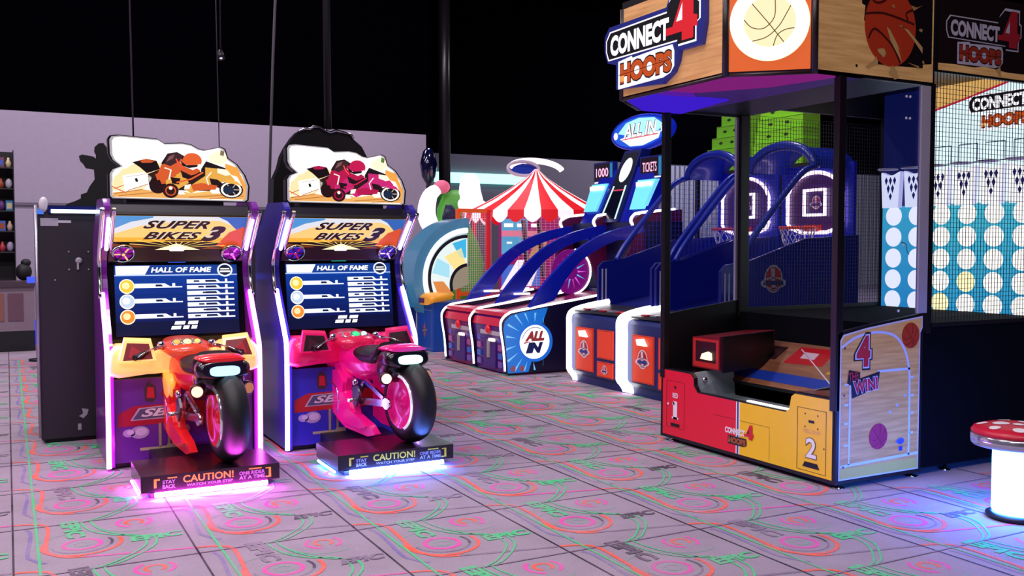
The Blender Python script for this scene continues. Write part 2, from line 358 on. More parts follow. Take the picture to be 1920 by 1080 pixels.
# ------------------------------------------------------------------ motorcycle racing machines
def KY(mb): mb.v = [(x, y * 1.22, z) for x, y, z in mb.v]
def bike_machine(ox, oy, label, C, yaw):
    """C: colours of this machine's lighting.  local frame: x across, y away from the player, front edge at y = 0"""
    root = thing('motorcycle_arcade_machine', label, 'arcade machine', (ox, oy, 0), 'motorcycle racing machines')
    tube_m = neon(C['neon'], C['ne'])
    # --- cabinet body
    mb = MB(); dark = mat('#120a1e', 0.35)
    mb.box(-.47, .47, .06, .95, .0, .62, dark)
    mb.box(-.47, .47, .34, .95, .62, 1.44, dark)
    mb.prism([(-.47, .30, 1.43), (-.47, .06, 1.76), (-.47, .10, 1.84), (-.47, .9, 1.84), (-.47, .95, 1.4)], (.94, 0, 0), dark)
    mb.build('cabinet', root, .01)
    # --- side wings
    prof = smooth_path([(0, .02), (-.01, .42), (-.005, .78), (.05, .90), (.2, 1.1), (.31, 1.28), (.33, 1.42), (.27, 1.52)], 5) + smooth_path([(.27, 1.52), (.10, 1.68), (-.02, 1.80), (.05, 1.87)], 5)[1:] + [(.5, 1.88), (.92, 1.6), (.97, .02)]
    for sx in (-1, 1):
        mb = MB(); x = .475 * sx
        mb.prism([(x, y, z) for y, z in prof], (.045 * sx, 0, 0), mat(C['wing'], 0.3, 0, 0, None, 0.05, 0.4))
        w = mb.build('side_panel', root)
        mb = MB(); xe = .515 * sx
        mb.tube([(xe, y - .012, z) for y, z in prof[:24]], .017, tube_m, 10)
        mb.build('led_tube', w)
        mb = MB(); mb.tube([(xe + .012 * sx, y - .012, z) for y, z in prof[22:46]], .016, CHROME, 10)
        mb.tube([(x - .02 * sx, y - .02, z) for y, z in prof[33:46]], .014, CHROME, 8)
        mb.build('edge_trim', w)
        mb = MB(); mb.tube([(xe - .03 * sx, y - .026, z) for y, z in prof[35:43]], .013, neon((.9, .8, 1), 4), 8)  # white glow standing in for glare on the upper chrome edge
        mb.build('led_tube', w)
    # --- front lower panel with artwork
    mb = MB(); mb.box(-.47, .47, .03, .06, .04, .62, mat(C['front'], 0.3))
    s = Sheet(mb, (-.47, .03, .0), (1, 0, 0), (0, 0, 1))
    red = mat(C['band'], 0.35)
    s.poly([(.02, .29), (.92, .31), (.92, .40), (.6, .44), (.12, .43), (.02, .38)], red, 1)
    s.poly([(.10, .33), (.155, .415), (.50, .43), (.53, .41), (.455, .335)], mat('#c9c4d6', .4), 2)
    s.poly([(.115, .337), (.165, .408), (.49, .422), (.515, .408), (.448, .342)], mat('#5b5a78', .4), 3)
    s.text('SB', (.17, .352, .35, .408), mat('#e9e6f2', .4), 4, .03, .35); s.text('3', (.40, .352, .475, .410), mat('#e9e6f2', .4), 4, .03, .35)
    s.poly([(.345, .35), (.375, .40), (.395, .40), (.37, .35)], mat('#f0a020', .4), 4)
    for cx_, r in ((.09, .035), (.16, .055), (.44, .05), (.74, .045)): s.circ((cx_, .245), r * 1.15, mat('#b9a6d0', .4), 1, 24, r * .8); s.circ((cx_ + .01, .25), r * .7, mat('#dccfec', .4), 2, 24, r * .5)
    for a in (.285, .345): s.rect(a, .13, a + .018, .30, mat('#a79a78', .4), 2)
    s.rect(.16, .115, .40, .135, mat('#b8ad90', .4), 2); s.rect(.34, .10, .42, .15, mat('#b8ad90', .4), 3)
    # tail-lamp print above the band
    s.poly([(.20, .46), (.19, .54), (.22, .60), (.27, .56), (.275, .48), (.25, .45)], mat('#4a3440', .4), 1); s.poly([(.21, .485), (.215, .56), (.255, .555), (.262, .48)], mat('#d02038', .4), 2)
    s.poly([(.30, .50), (.33, .57), (.36, .53), (.34, .47)], mat('#8a1f30', .4), 2); s.poly([(.66, .46), (.70, .57), (.76, .50)], mat('#3a2a48', .4), 1)
    mb.build('front_panel', root)
    # --- screen, tilted back
    a, b = V(-.43, .245, .90), V(-.43, .335, 1.42)
    vv = b - a
    mb = MB(); mb.prism([a + V(-.04, -.0, -.02), a + V(.90, 0, -.02), b + V(.90, 0, .02), b + V(-.04, 0, .02)], (0, .03, 0), mat('#05040a', .25))
    bz = mb.build('screen', root)
    mb = MB(); s = Sheet(mb, a, (1, 0, 0), vv.normalized())
    s = Sheet(mb, a, (.86, 0, 0), vv, .0015, lambda X, Y: ((X - 75) / 625 * 1.0, (1065 - Y) / 345))
    E = 1.1
    s.poly([(75, 1065), (700, 1065), (700, 722), (75, 722)], lit('#06103c', .8), 1)
    for k in range(10): s.poly([(75, 1000 - k * 26), (700, 1000 - k * 26), (700, 972 - k * 26), (75, 972 - k * 26)], lit('#%02x%02x%02x' % (6, 22 + 5 * k, 88 + 9 * k), .9), 1.4)
    s.poly([(75, 778), (700, 778), (700, 730), (75, 730)], lit('#123c8e', 1), 2); s.poly([(75, 781), (700, 781), (700, 776), (75, 776)], lit('#bcd6ff', 1), 2.3)
    s.poly([(82, 775), (225, 775), (250, 733), (82, 733)], lit('#ffffff', 1.3), 3)
    s.text('HALL OF FAME', (255, 766, 565, 741), lit('#ffffff', 1.4), 3, .03, .2)
    s.ring((636, 757), 33, 41, lit('#e8f0ff', 1.2), 3, 0, 360, 28, .8); s.circ((636, 757), 30, lit('#1c2434', .8), 3, 24, 24)
    s.poly([(612, 754), (660, 754), (660, 748), (612, 748)], lit('#ffffff', 1), 4); s.poly([(608, 768), (664, 768), (664, 760), (608, 760)], lit('#ffffff', 1), 4)
    for y, c1, c2 in ((830, '#f2c23a', '#fff0a8'), (902, '#b8cdea', '#f4faff'), (975, '#e8882c', '#ffd6a0')):
        s.circ((134, y), 38, lit('#fff6dc', 1.1), 3, 28, 35); s.circ((134, y), 33, lit(c1, 1.1), 4, 28, 30); s.circ((129, y - 3), 18, lit(c2, 1.2), 5, 20, 16)
        s.poly([(172, y + 9), (410, y + 9), (410, y + 3), (350, y + 3), (322, y - 12), (172, y - 12)], lit('#dfe8ff', 1.2), 3)
        s.poly([(180, y + 4), (315, y + 4), (312, y - 8), (180, y - 8)], lit('#f6faff', 1.3), 4); s.poly([(275, y + 3), (313, y + 3), (305, y - 7), (275, y - 7)], lit('#10204c', .8), 5)
        s.poly([(360, y + 5), (374, y + 5), (374, y - 12), (360, y - 12)], lit('#f6faff', 1.3), 4)
    for k in range(7):
        y = 812 + k * 28
        s.poly([(434, y + 9), (680, y + 9), (680, y + 2), (608, y + 2), (592, y - 11), (434, y - 11)], lit('#e6eeff', 1.2), 3)
        s.poly([(470 + 22 * (k % 3), y + 2), (500 + 22 * (k % 3), y + 2), (498 + 22 * (k % 3), y - 6), (470 + 22 * (k % 3), y - 6)], lit('#18284e', .8), 4); s.poly([(530, y + 3), (592, y + 3), (584, y - 7), (530, y - 7)], lit('#18284e', .8), 4)
        s.poly([(634, y + 4), (646, y + 4), (646, y - 12), (634, y - 12)], lit('#ffffff', 1.2), 4)
    for x0, x1, y in ((362, 420, 1010), (430, 486, 1010), (344, 398, 1032), (404, 440, 1032), (446, 480, 1032)): s.poly([(x0, y + 8), (x1 - 6, y + 8), (x1, y - 8), (x0 + 6, y - 8)], lit('#ffffff', 1.3), 3)
    mb.build('display', bz)
    mb = MB(); s = Sheet(mb, b + V(.43, -.01, 0), (1, 0, 0), (0, .2, 1)); s.rect(-.06, .003, .06, .045, lit(C['dotc'], .8), 1); s.rect(-.054, .008, .054, .04, mat('#06060c'), 2)
    for k in range(7): s.rect(-.042 + k * .012, .028, -.036 + k * .012, .034, lit(C['dotc'], 1.2), 3)
    mb.build('card_reader', root)
    # --- header sign, back-lit sunset
    ha, hb = V(-.46, .29, 1.455), V(-.46, .045, 1.755); hv = hb - ha
    mb = MB(); mb.prism([ha + V(-.01, .0, -.01), ha + V(.93, .0, -.01), hb + V(.93, 0, .01), hb + V(-.01, 0, .01)], (0, .02, .02), BLACK)
    s = Sheet(mb, ha, (.92, 0, 0), hv, .0012, lambda X, Y: ((X - 60) / 690, (672 - Y) / 222))
    s.poly([(60, 672), (750, 672), (750, 450), (60, 450)], lit('#ffb836', .9), 1)
    s.poly([(60, 560), (750, 560), (750, 450), (60, 450)], lit('#ffd27a', .95), 1.3)
    s.poly([(60, 545), (200, 500), (420, 470), (600, 470), (750, 520), (750, 450), (60, 450)], lit('#dfe6ea', .95), 1.6)
    s.poly([(60, 520), (150, 480), (260, 458), (260, 450), (60, 450)], lit('#4a9ad8', .9), 2); s.poly([(590, 450), (640, 470), (700, 520), (750, 530), (750, 450)], lit('#2f6cc0', .8), 2)
    s.poly([(600, 600), (660, 530), (735, 500), (750, 560), (750, 640), (660, 620)], lit('#e2531e', .85), 2.3)
    s.poly([(60, 590), (180, 600), (330, 628), (60, 672)], lit('#8a3c12', .8), 2.3); s.poly([(750, 620), (560, 610), (450, 632), (750, 672)], lit('#a84c14', .8), 2.6)
    s.poly([(200, 650), (390, 590), (620, 652), (500, 640), (390, 665), (300, 640)], lit('#fff3c0', 1.1), 2.9); s.circ((395, 622), 40, lit('#fffbe8', 1.3), 3.2, 24, 18)
    for k in range(10):
        t = math.radians(200 + k * 16); s.poly([(395, 612), (395 + 260 * math.cos(t), 620 + 75 * math.sin(t)), (395 + 260 * math.cos(t + .05), 620 + 75 * math.sin(t + .05))], lit('#ffe070', 1), 2.8)
    dk = mat('#24181c', .4); lt = lit('#f3e8da', .7)
    for dx, dy, m, l, bo in ((0, 0, lt, 4, .05), (0, 0, dk, 5, .012)):
        s.text('SUPER', (212, 512, 552, 470), m, l, bo + .02, .45, 1.05); s.text('BIKES', (216, 568, 515, 528), m, l, bo + .02, .45, 1.05)
        s.text('3', (512, 578, 640, 496), m, l, bo + .035, .5)
    s.stroke([(330, 575), (520, 575)], 5, dk, 5)
    mb.build('header_sign', root)
    for sx in (-1, 1):
        c = ha + V(.46 + .375 * sx, 0, 0) + hv * .17; nrm = V(0, -1, -.7).normalized() * 1
        nrm = hv.cross(V(-1, 0, 0)).normalized(); nrm = nrm if nrm.y < 0 else -nrm
        mb = MB(); mb.lathe(c + nrm * .008, nrm, [(.072, -.01), (.078, .02), (.066, .026)], CHROME, 28, True, False)
        mb.lathe(c + nrm * .012, nrm, [(.066, 0), (.055, .006), (.02, -.004), (.001, .012)], mat(C['spk'], .25, .2, .35), 28)
        sp = mb.build('speaker', root)
        mb = MB(); u = V(1, 0, 0); w = nrm.cross(u)
        for k in range(6):
            t = 2 * PI * k / 6; d = u * math.cos(t) + w * math.sin(t); mb.beam(c + nrm * .028 + d * .02, c + nrm * .03 + d * .062, .012, .008, CHROME if k % 2 else mat('#2a1040', .3), nrm)
        mb.lathe(c + nrm * .024, nrm, [(.016, 0), (.012, .014)], CHROME, 16); mb.build('grille', sp)
    # --- topper (illuminated cut-out sign)
    out = [(95, 60), (130, 54), (310, 64), (345, 86), (430, 79), (475, 86), (510, 106), (540, 112), (620, 91), (642, 102), (656, 150), (702, 182), (742, 240), (763, 300), (757, 376), (742, 386), (95, 383), (84, 370), (84, 255), (98, 232), (137, 214), (100, 182), (87, 152), (85, 78)]
    fx = lambda X, Y: ((X - 421) * .00142, (383 - Y) * .00135)
    mb = MB(); o3 = [V(fx(*p)[0], .10, 1.87 + fx(*p)[1]) for p in out]
    mb.prism(o3, (0, .07, 0), mat('#1a161c', .3)); tp = mb.build('topper', root, .004)
    mb = MB(); mb.box(-.36, .30, .12, .3, 1.835, 1.875, BLACK); mb.build('neck', tp)
    mb = MB(); s = Sheet(mb, (0, .10, 1.87), (1, 0, 0), (0, 0, 1), .0012, fx); cen = Vector((420, 235))
    ins = [tuple(cen + (Vector(p) - cen) * .975) for p in out]
    s.poly(ins, lit('#c9c4c8', .6), 1); ins2 = [tuple(cen + (Vector(p) - cen) * .94) for p in out]
    s.poly(ins2, lit('#fffaf0', 1.12), 2)
    s.poly([(560, 140), (612, 110), (640, 120), (652, 160), (620, 190), (560, 175)], lit('#fff0cc', 1), 2.2); s.poly([(100, 300), (150, 225), (300, 215), (250, 330), (105, 345)], lit('#ffe6b8', 1), 2.2)
    s.poly([(105, 372), (740, 372), (745, 310), (640, 340), (420, 352), (240, 330), (105, 350)], lit('#f0b060', .9), 2.4)
    s.poly([(640, 180), (700, 200), (745, 300), (742, 340), (700, 250), (640, 230)], lit('#f6a848', .9), 2.4)
    s.poly([(110, 270), (200, 200), (330, 190), (340, 230), (200, 260), (115, 330)], lit('#ffe2a8', 1), 2.4)
    A, B2, Dk = C['art'], C['art2'], '#1c1014'
    P = lambda pts, c, l, e=.8: s.poly(pts, lit(c, e), l)
    P([(150, 262), (250, 240), (285, 268), (270, 300), (160, 345)], '#fffdf4', 3, 1.2); s.poly([(205, 276), (216, 272), (222, 290), (210, 294)], BLACK, 4)
    P([(195, 192), (262, 172), (308, 180), (325, 222), (262, 246), (228, 215)], Dk, 3, .5); P([(265, 250), (330, 220), (520, 230), (640, 260), (560, 330), (330, 330), (270, 305)], '#3a1c18', 3, .6)
    P([(330, 190), (360, 140), (405, 130), (440, 150), (470, 210), (400, 250), (340, 230)], '#2a1820', 4, .6); P([(330, 200), (420, 160), (520, 225), (420, 290), (330, 300), (310, 250)], A, 4.4)
    P([(350, 280), (430, 230), (460, 290), (400, 330), (350, 320)], B2, 5); P([(520, 215), (545, 172), (640, 205), (645, 250), (600, 290), (520, 260)], '#20181c', 4.6, .6); P([(540, 205), (640, 212), (690, 270), (600, 285), (470, 345), (440, 325), (540, 250)], B2, 5)
    s.stroke([(345, 215), (375, 225), (365, 275)], 7, lit('#fff3e8', 1), 6); s.stroke([(400, 290), (470, 270), (530, 232)], 8, lit(A, 1), 6); s.stroke([(570, 230), (545, 262), (555, 298)], 6, lit('#fff3e8', 1), 6)
    s.stroke([(400, 165), (412, 195), (430, 215)], 6, lit('#ff5040', 1), 6)
    s.circ((478, 172), 46, lit(A, .95), 6, 24, 40); P([(418, 182), (440, 205), (480, 222), (520, 200), (515, 188), (470, 205), (440, 192)], '#fff8f0', 7, 1.1); P([(420, 176), (450, 198), (505, 194), (500, 205), (460, 212), (430, 200)], '#1a1420', 7.5, .4)
    s.circ((312, 310), 40, lit('#2a1014', .6), 3.5); s.circ((372, 334), 38, lit('#3a1418', .6), 5.5); s.ring((372, 334), 20, 26, lit(A, .8), 6)
    s.circ((668, 320), 60, lit('#241a1e', .6), 5.5, 28, 46); s.ring((668, 320), 42, 52, lit('#fff6ea', 1.1), 6, 0, 360, 28, .78); s.circ((655, 322), 26, lit('#20304a', .7), 6.4, 20, 22)
    # smaller forms: hump, gloves, screen, fork, engine, exhaust, dust streaks
    P([(345, 195), (362, 150), (400, 134), (432, 150), (415, 178), (372, 205)], '#4a2a30', 4.7, .6); P([(352, 185), (368, 155), (395, 142), (385, 165)], '#8a5a58', 4.9, .7)
    P([(420, 225), (470, 250), (505, 240), (470, 275), (430, 262)], '#2a1418', 5.6, .5); P([(360, 235), (405, 228), (398, 258), (366, 268)], A, 5.2, .8); P([(372, 262), (420, 268), (412, 300), (380, 296)], '#2a1418', 5.4, .5)
    P([(600, 208), (648, 214), (668, 240), (640, 246), (600, 232)], '#fff2da', 5.6, 1); P([(645, 262), (700, 276), (722, 300), (690, 290), (640, 284)], B2, 6.6, .9); P([(560, 262), (600, 268), (640, 300), (620, 318), (570, 300)], '#2a181a', 5.4, .5)
    P([(470, 300), (520, 288), (600, 300), (590, 322), (480, 330)], A, 5.5, .8); P([(440, 302), (470, 296), (462, 322), (436, 326)], '#fff2e6', 5.8, 1); P([(300, 250), (330, 240), (345, 268), (310, 282)], A, 4.9, .8); P([(228, 180), (262, 172), (300, 182), (280, 192), (240, 194)], A, 3.6, .7)
    for x0, y0, x1, y1 in ((110, 356, 240, 330), (130, 366, 300, 344), (460, 366, 640, 350), (560, 372, 730, 352), (112, 330, 180, 300)): s.stroke([(x0, y0), (x1, y1)], 4, lit('#c87838', .8), 2.8)
    s.stroke([(168, 268), (262, 250)], 3, lit('#c8b8a0', .8), 4); s.stroke([(172, 338), (266, 302)], 3, lit('#b04030', .8), 4); s.stroke([(100, 318), (165, 350)], 5, lit('#e07040', .9), 2.9)
    for a_ in range(0, 360, 60): s.stroke([(668, 320), (668 + 46 * math.cos(math.radians(a_)), 320 + 36 * math.sin(math.radians(a_)))], 4, lit('#d8c8c0', .8), 6.2)
    s.circ((372, 320), 9, lit('#fff0e0', 1), 7); P([(430, 335), (470, 345), (560, 330), (575, 345), (450, 360)], '#f4c068', 6, .9)
    P([(618, 108), (636, 118), (632, 142), (614, 136)], C['chip'], 4, .8)
    mb.build('graphic', tp)
    # --- dashboard pods
    for sx in (-1, 1):
        mb = MB(); fm = mat(C['pod'], .35, 0, C['pe'], C['pod'], .0, .3)
        x0, x1 = (.10 if sx > 0 else .08), .505
        mb.loft([((sx * x1, .10, .745), (0, .14, .0), (0, .03, .095), 3), ((sx * (x1 - .06), .04, .755), (0, .17, 0), (0, .02, .115), 3), ((sx * .26, .06, .76), (0, .16, 0), (0, .02, .105), 3), ((sx * .20, .08, .74), (0, .12, 0), (0, .02, .09), 3), ((sx * x0, .10, .73), (0, .09, 0), (0, .0, .075), 3)], fm, 24)
        pd = mb.build('dashboard_pod', root)
        mb = MB(); q = [(.215, -.145, .765), (.455, -.155, .76), (.415, -.10, .905), (.24, -.09, .89)]
        q = [V(sx * x, y - .012, z) for x, y, z in q]
        mb.prism(q, (0, .03, .02), mat(C['pod'], .35, 0, C['pe'], C['pod'], .0, .3)); c = sum(q, V(0, 0, 0)) / 4
        q2 = [c + (p - c) * .80 + V(0, -.003, -.002) for p in q]; mb.poly(q2, mat(C['vent'], .4, 0, C['ve'], C['vent'], 0)); q3 = [c + (p - c) * .5 + V(0, -.005, -.004) for p in q]; mb.poly(q3, mat(C['vent2'], .4, 0, C['ve'] * .6, C['vent2'], 0))
        mb.build('vent', pd)
    mb = MB(); mb.loft([((0, -.16, .80), (.04, 0, 0), (0, .0, .02), 2.5), ((0, -.13, .81), (.13, 0, 0), (0, .01, .05), 2.5), ((0, 0, .835), (.17, 0, 0), (0, .01, .05), 2.5), ((0, .18, .86), (.13, 0, 0), (0, 0, .04), 2.5)], mat(C['dash'], .3, 0, C['de'], C['dash'], 0, .4), 24)
    ds = mb.build('instrument_cluster', root)
    for x, y, r, c in ((-.07, -.07, .03, C['b1']), (.0, -.075, .036, C['b2']), (.07, -.06, .028, C['b3'])):
        mb = MB(); mb.lathe((x, y, .868), (0, -.55, .83), [(r + .008, -.012), (r + .008, .006), (r, .012)], CHROME, 18); mb.lathe((x, y - .004, .875), (0, -.55, .83), [(r * .9, 0), (r * .6, .01), (.001, .014)], lit(c, 1.2), 16); mb.build('start_button', ds)
    for sx in (-1, 1):
        mb = MB(); mb.tube([(sx * .13, -.02, .83), (sx * .2, -.06, .84), (sx * .33, -.16, .80)], .014, CHROME, 8); mb.tube([(sx * .24, -.10, .825), (sx * .36, -.18, .79)], .02, RUBBER, 10)
        hb_ = mb.build('handlebar', root); mb = MB(); mb.tube([(sx * .2, -.08, .85), (sx * .27, -.17, .835), (sx * .34, -.22, .80)], .006, CHROME, 6); mb.ball((sx * .17, -.05, .86), (.028, .022, .025), CHROME, 12, 8); mb.build('brake_lever', hb_)
    # --- platform
    mb = MB(); pl = mat('#1b1018', .28, 0, 0, None, .1, .3)
    mb.box(-.42, .42, -.94, -.44, .05, .15, pl); mb.box(-.25, .25, -.44, .04, .05, .12, BLACK)
    s = Sheet(mb, (-.435, -.94, .045), (1, 0, 0), (0, 0, 1)); ye = mat('#d9c23a', .5); gw = mat('#a8a2b4', .5)
    s.text('CAUTION!', (.26, .045, .565, .090), ye, 2, .02)
    s.text('STAY', (.14, .050, .215, .072), gw, 2, .02); s.text('BACK', (.14, .020, .215, .044), gw, 2, .02)
    s.text('WATCH YOUR STEP', (.28, .020, .56, .036), gw, 2, .01)
    s.text('ONE RIDER', (.60, .052, .76, .074), gw, 2, .015); s.text('AT A TIME', (.60, .024, .76, .046), gw, 2, .015)
    s.poly([(.09, .085), (.125, .085), (.125, .074), (.105, .074), (.105, .03), (.09, .03)], ye, 2); s.rect(.17, .08, .225, .088, ye, 2); s.poly([(.80, .085), (.765, .085), (.765, .077), (.785, .077), (.785, .03), (.765, .03), (.765, .022), (.80, .022)], ye, 2); s.rect(.66, .082, .74, .09, ye, 2)
    mb.box(-.36, .36, -.88, -.5, 0, .03, BLACK); mb.box(-.30, .30, -.8, .0, .0, .05, BLACK)
    pf = mb.build('platform', root, .006)
    mb = MB(); mb.tube([(-.34, -.945, .032), (.34, -.945, .032)], .015, neon(C['under'], C['ue']), 8); mb.tube([(-.425, -.88, .032), (-.425, -.5, .032)], .008, neon(C['under'], C['ue'] * .3), 8)
    mb.build('led_tube', pf)
    # --- motorcycle
    body = mat(C['body'], .25, 0, C['be'], C['body'], 0, .6); tail = mat(C['tail'], .3, 0, 0, None, .05, .5)
    mo = MB()
    mo.loft([((0, .10, .70), (.13, 0, 0), (0, 0, .10), 2.6), ((0, -.02, .69), (.17, 0, 0), (0, 0, .14), 2.6), ((0, -.16, .66), (.155, 0, 0), (0, 0, .13), 2.5), ((0, -.28, .66), (.10, 0, 0), (0, 0, .085), 2.4), ((0, -.36, .67), (.08, 0, 0), (0, 0, .05), 2.4)], body, 24)
    # belly fairing, one lobe either side
    for sx in (-1, 1):
        fo = [(.16, .64), (-.02, .66), (-.13, .56), (-.10, .46), (-.20, .40), (-.24, .31), (-.42, .255), (-.49, .20), (-.40, .17), (-.10, .18), (.06, .24), (.16, .36), (.20, .5)]
        mo.prism([(sx * .125, y, z) for y, z in fo], (sx * .05, 0, 0), body)
        c = Vector((-.04, .40)); mo.prism([(sx * .175, *(c + (Vector(p) - c) * .8)) for p in fo], (sx * .022, 0, 0), body)
    pivot = V(.05, .0, 0)
    KY(mo); m = mo.build('motorcycle', root, .012, pivot, yaw)
    mb = MB(); mb.loft([((0, -.10, .74), (.10, 0, 0), (0, 0, .02), 2.4), ((0, -.15, .745), (.14, 0, 0), (0, 0, .055), 2.4), ((0, -.24, .73), (.15, 0, 0), (0, 0, .06), 2.4), ((0, -.33, .725), (.12, 0, 0), (0, 0, .055), 2.4), ((0, -.41, .775), (.13, 0, 0), (0, .01, .045), 2.4), ((0, -.45, .835), (.11, 0, 0), (0, .01, .02), 2.4)], mat('#100b16', .45), 20); KY(mb); mb.build('seat', m)
    mb = MB(); mb.loft([((0, -.34, .70), (.08, 0, 0), (0, 0, .06), 2.4), ((0, -.45, .725), (.13, 0, 0), (0, 0, .085), 2.4), ((0, -.56, .75), (.165, 0, 0), (0, 0, .085), 2.6), ((0, -.635, .755), (.17, 0, 0), (0, .01, .065), 2.8), ((0, -.66, .755), (.14, 0, 0), (0, .01, .045), 3)], tail, 24)
    mb.loft([((0, -.40, .80), (.10, 0, 0), (0, 0, .02), 2.2), ((0, -.52, .822), (.155, 0, 0), (0, 0, .024), 2.2), ((0, -.645, .815), (.14, 0, 0), (0, 0, .012), 2.2)], body, 20)
    mb.loft([((0, -.36, .66), (.09, 0, 0), (0, .0, .06), 2.5), ((0, -.48, .66), (.15, 0, 0), (0, .0, .10), 2.5), ((0, -.58, .67), (.155, 0, 0), (0, .0, .09), 2.5), ((0, -.63, .70), (.12, 0, 0), (0, .0, .05), 2.5)], tail, 20)
    KY(mb); tc_ = mb.build('tail_cowl', m)
    mb = MB(); mb.loft([((0, -.655, .745), (.10, 0, 0), (0, .0, .034), 3.2), ((0, -.674, .745), (.092, 0, 0), (0, .0, .028), 3.2)], neon(C['tlight'], 2.2), 20); KY(mb); mb.build('tail_light', m)
    for sx in (-1, 1):
        mb = MB(); mb.lathe((sx * .15, -.56, .62), (sx * .25, -1, 0), [(.03, 0), (.046, .03), (.046, .06), (.04, .068)], mat('#3a0c14', .3), 20); mb.lathe((sx * .15 + sx * .016, -.625, .62), (sx * .25, -1, 0), [(.036, 0), (.026, .012), (.001, .016)], neon(C['lamp'], C['le'] if sx < 0 else .5), 20); KY(mb); mb.build('brake_lamp', m)
    if C.get('patch'):
        mb = MB(); mb.loft([((-.165, .02, .66), (.03, 0, 0), (0, .09, 0), 2), ((-.175, -.03, .60), (.035, 0, 0), (0, .10, 0), 2.2), ((-.18, -.05, .52), (.03, 0, 0), (0, .07, 0), 2), ((-.175, -.05, .46), (.01, 0, 0), (0, .02, 0), 2)], mat(C['patch'], .3, 0, .45, C['patch'], 0, .4), 18); KY(mb); mb.build('side_fairing', m)
    # rear wheel
    wc = V(.03, -.74, .44)
    mb = MB(); prof = []
    for k in range(13):
        t = PI * (k / 12); prof.append((.185 + .105 * math.sin(t) ** .75, -.088 * math.cos(t)))
    mb.lathe(wc, (1, 0, 0), [(.18, -.075)] + prof + [(.18, .075)], RUBBER, 44, True, False); wh = mb.build('rear_wheel', m)
    mb = MB(); mb.lathe(wc, (1, 0, 0), [(.188, -.076), (.192, -.086), (.180, -.088), (.165, -.075), (.13, -.06), (.05, -.05), (.04, -.07), (.001, -.072)], body, 40, True, False)
    mb.lathe(wc, (1, 0, 0), [(.188, .076), (.192, .086), (.180, .088), (.165, .075), (.13, .06), (.05, .05), (.001, .052)], body, 40, True, False); mb.build('rim', wh)
    mb = MB(); mb.lathe(wc, (1, 0, 0), [(.196, -.08), (.198, -.094), (.182, -.098)], mat('#e8e0f0', .12, 1.0, C['re'], '#f4e6ff', 0), 40, True, False, math.radians(10), math.radians(200)); mb.build('rim_highlight', wh)  # bright crescent modelled as the reflection on the rim lip
    # swing arm, chain cover, rear set
    mb = MB(); mb.beam((-.135, -.2, .40), (-.135, -.605, .44), .025, .05, CHROME); mb.lathe(V(-.15, -.605, .44), (1, 0, 0), [(.04, -.012), (.04, .012)], CHROME, 18); mb.beam((-.14, -.32, .56), (-.14, -.55, .47), .02, .03, CHROME); mb.beam((-.14, -.30, .55), (-.14, -.22, .42), .02, .025, CHROME)
    KY(mb); mb.build('swing_arm', m)
    mb = MB(); mb.prism([(-.165, y, z) for y, z in ((-.20, .50), (-.26, .52), (-.30, .46), (-.25, .36), (-.21, .38))], (-.015, 0, 0), STEEL); mb.tube([(-.16, -.26, .42), (-.25, -.27, .42)], .014, CHROME, 8); mb.ball((-.17, -.22, .54), (.02, .03, .03), CHROME, 12, 8); KY(mb); mb.build('footpeg', m)
    mb = MB(); mb.tube(smooth_path([(-.19, .06, .50), (-.195, -.02, .46), (-.195, -.05, .36), (-.19, .0, .27), (-.185, .07, .24)], 5), .008, CHROME, 8); mb.build('fairing_trim', m)
    mb = MB(); mb.loft([((.16, -.1, .35), (.03, 0, 0), (0, 0, .03), 2), ((.165, -.3, .46), (.045, 0, 0), (0, 0, .045), 2), ((.165, -.52, .58), (.05, 0, 0), (0, 0, .05), 2)], STEEL, 16); KY(mb); mb.build('exhaust', m)
    return root
ORANGE_SET = dict(neon=(1, .10, 1), ne=16, wing='#7a1c98', front='#6a2c98', band='#b01838', spk='#b418c8', art='#e0602c', art2='#f2b44c', chip='#8a7a60', pod='#ffca78', pe=.75, vent='#7a0c18', ve=.3, vent2='#b01828', dash='#e0482c', de=.35,
                  b1='#ffb050', b2='#fff0b0', b3='#ffd070', body='#e01c24', be=.22, tail='#1a0a22', tlight=(.35, .75, 1), lamp=(1, .35, .2), le=4, under=(1, .08, 1), ue=230, dotc='#3c6cff', re=.1, patch='#f4b648')
PINK_SET = dict(neon=(.45, .25, 1), ne=17, wing='#34289c', front='#3a34c0', band='#c42a30', spk='#4a30d8', art='#c0184e', art2='#d42a78', chip='#5c8a48', pod='#e01464', pe=.3, vent='#2a0818', ve=.05, vent2='#4a0c28', dash='#d81850', de=.3,
                b1='#d81850', b2='#30e090', b3='#bff2ff', body='#e0107c', be=.25, tail='#0a0a14', tlight=(.55, 1, .95), lamp=(1, .5, .4), le=3, under=(.10, .22, 1), ue=230, dotc='#30c0a0', re=.8)
bike_machine(1.105, 7.0, 'motorcycle racing machine with red bike, orange rider topper and magenta lights', ORANGE_SET, math.radians(4.5))
bike_machine(2.335, 7.0, 'motorcycle racing machine with pink bike, pink rider topper and blue underglow', PINK_SET, math.radians(7.5))

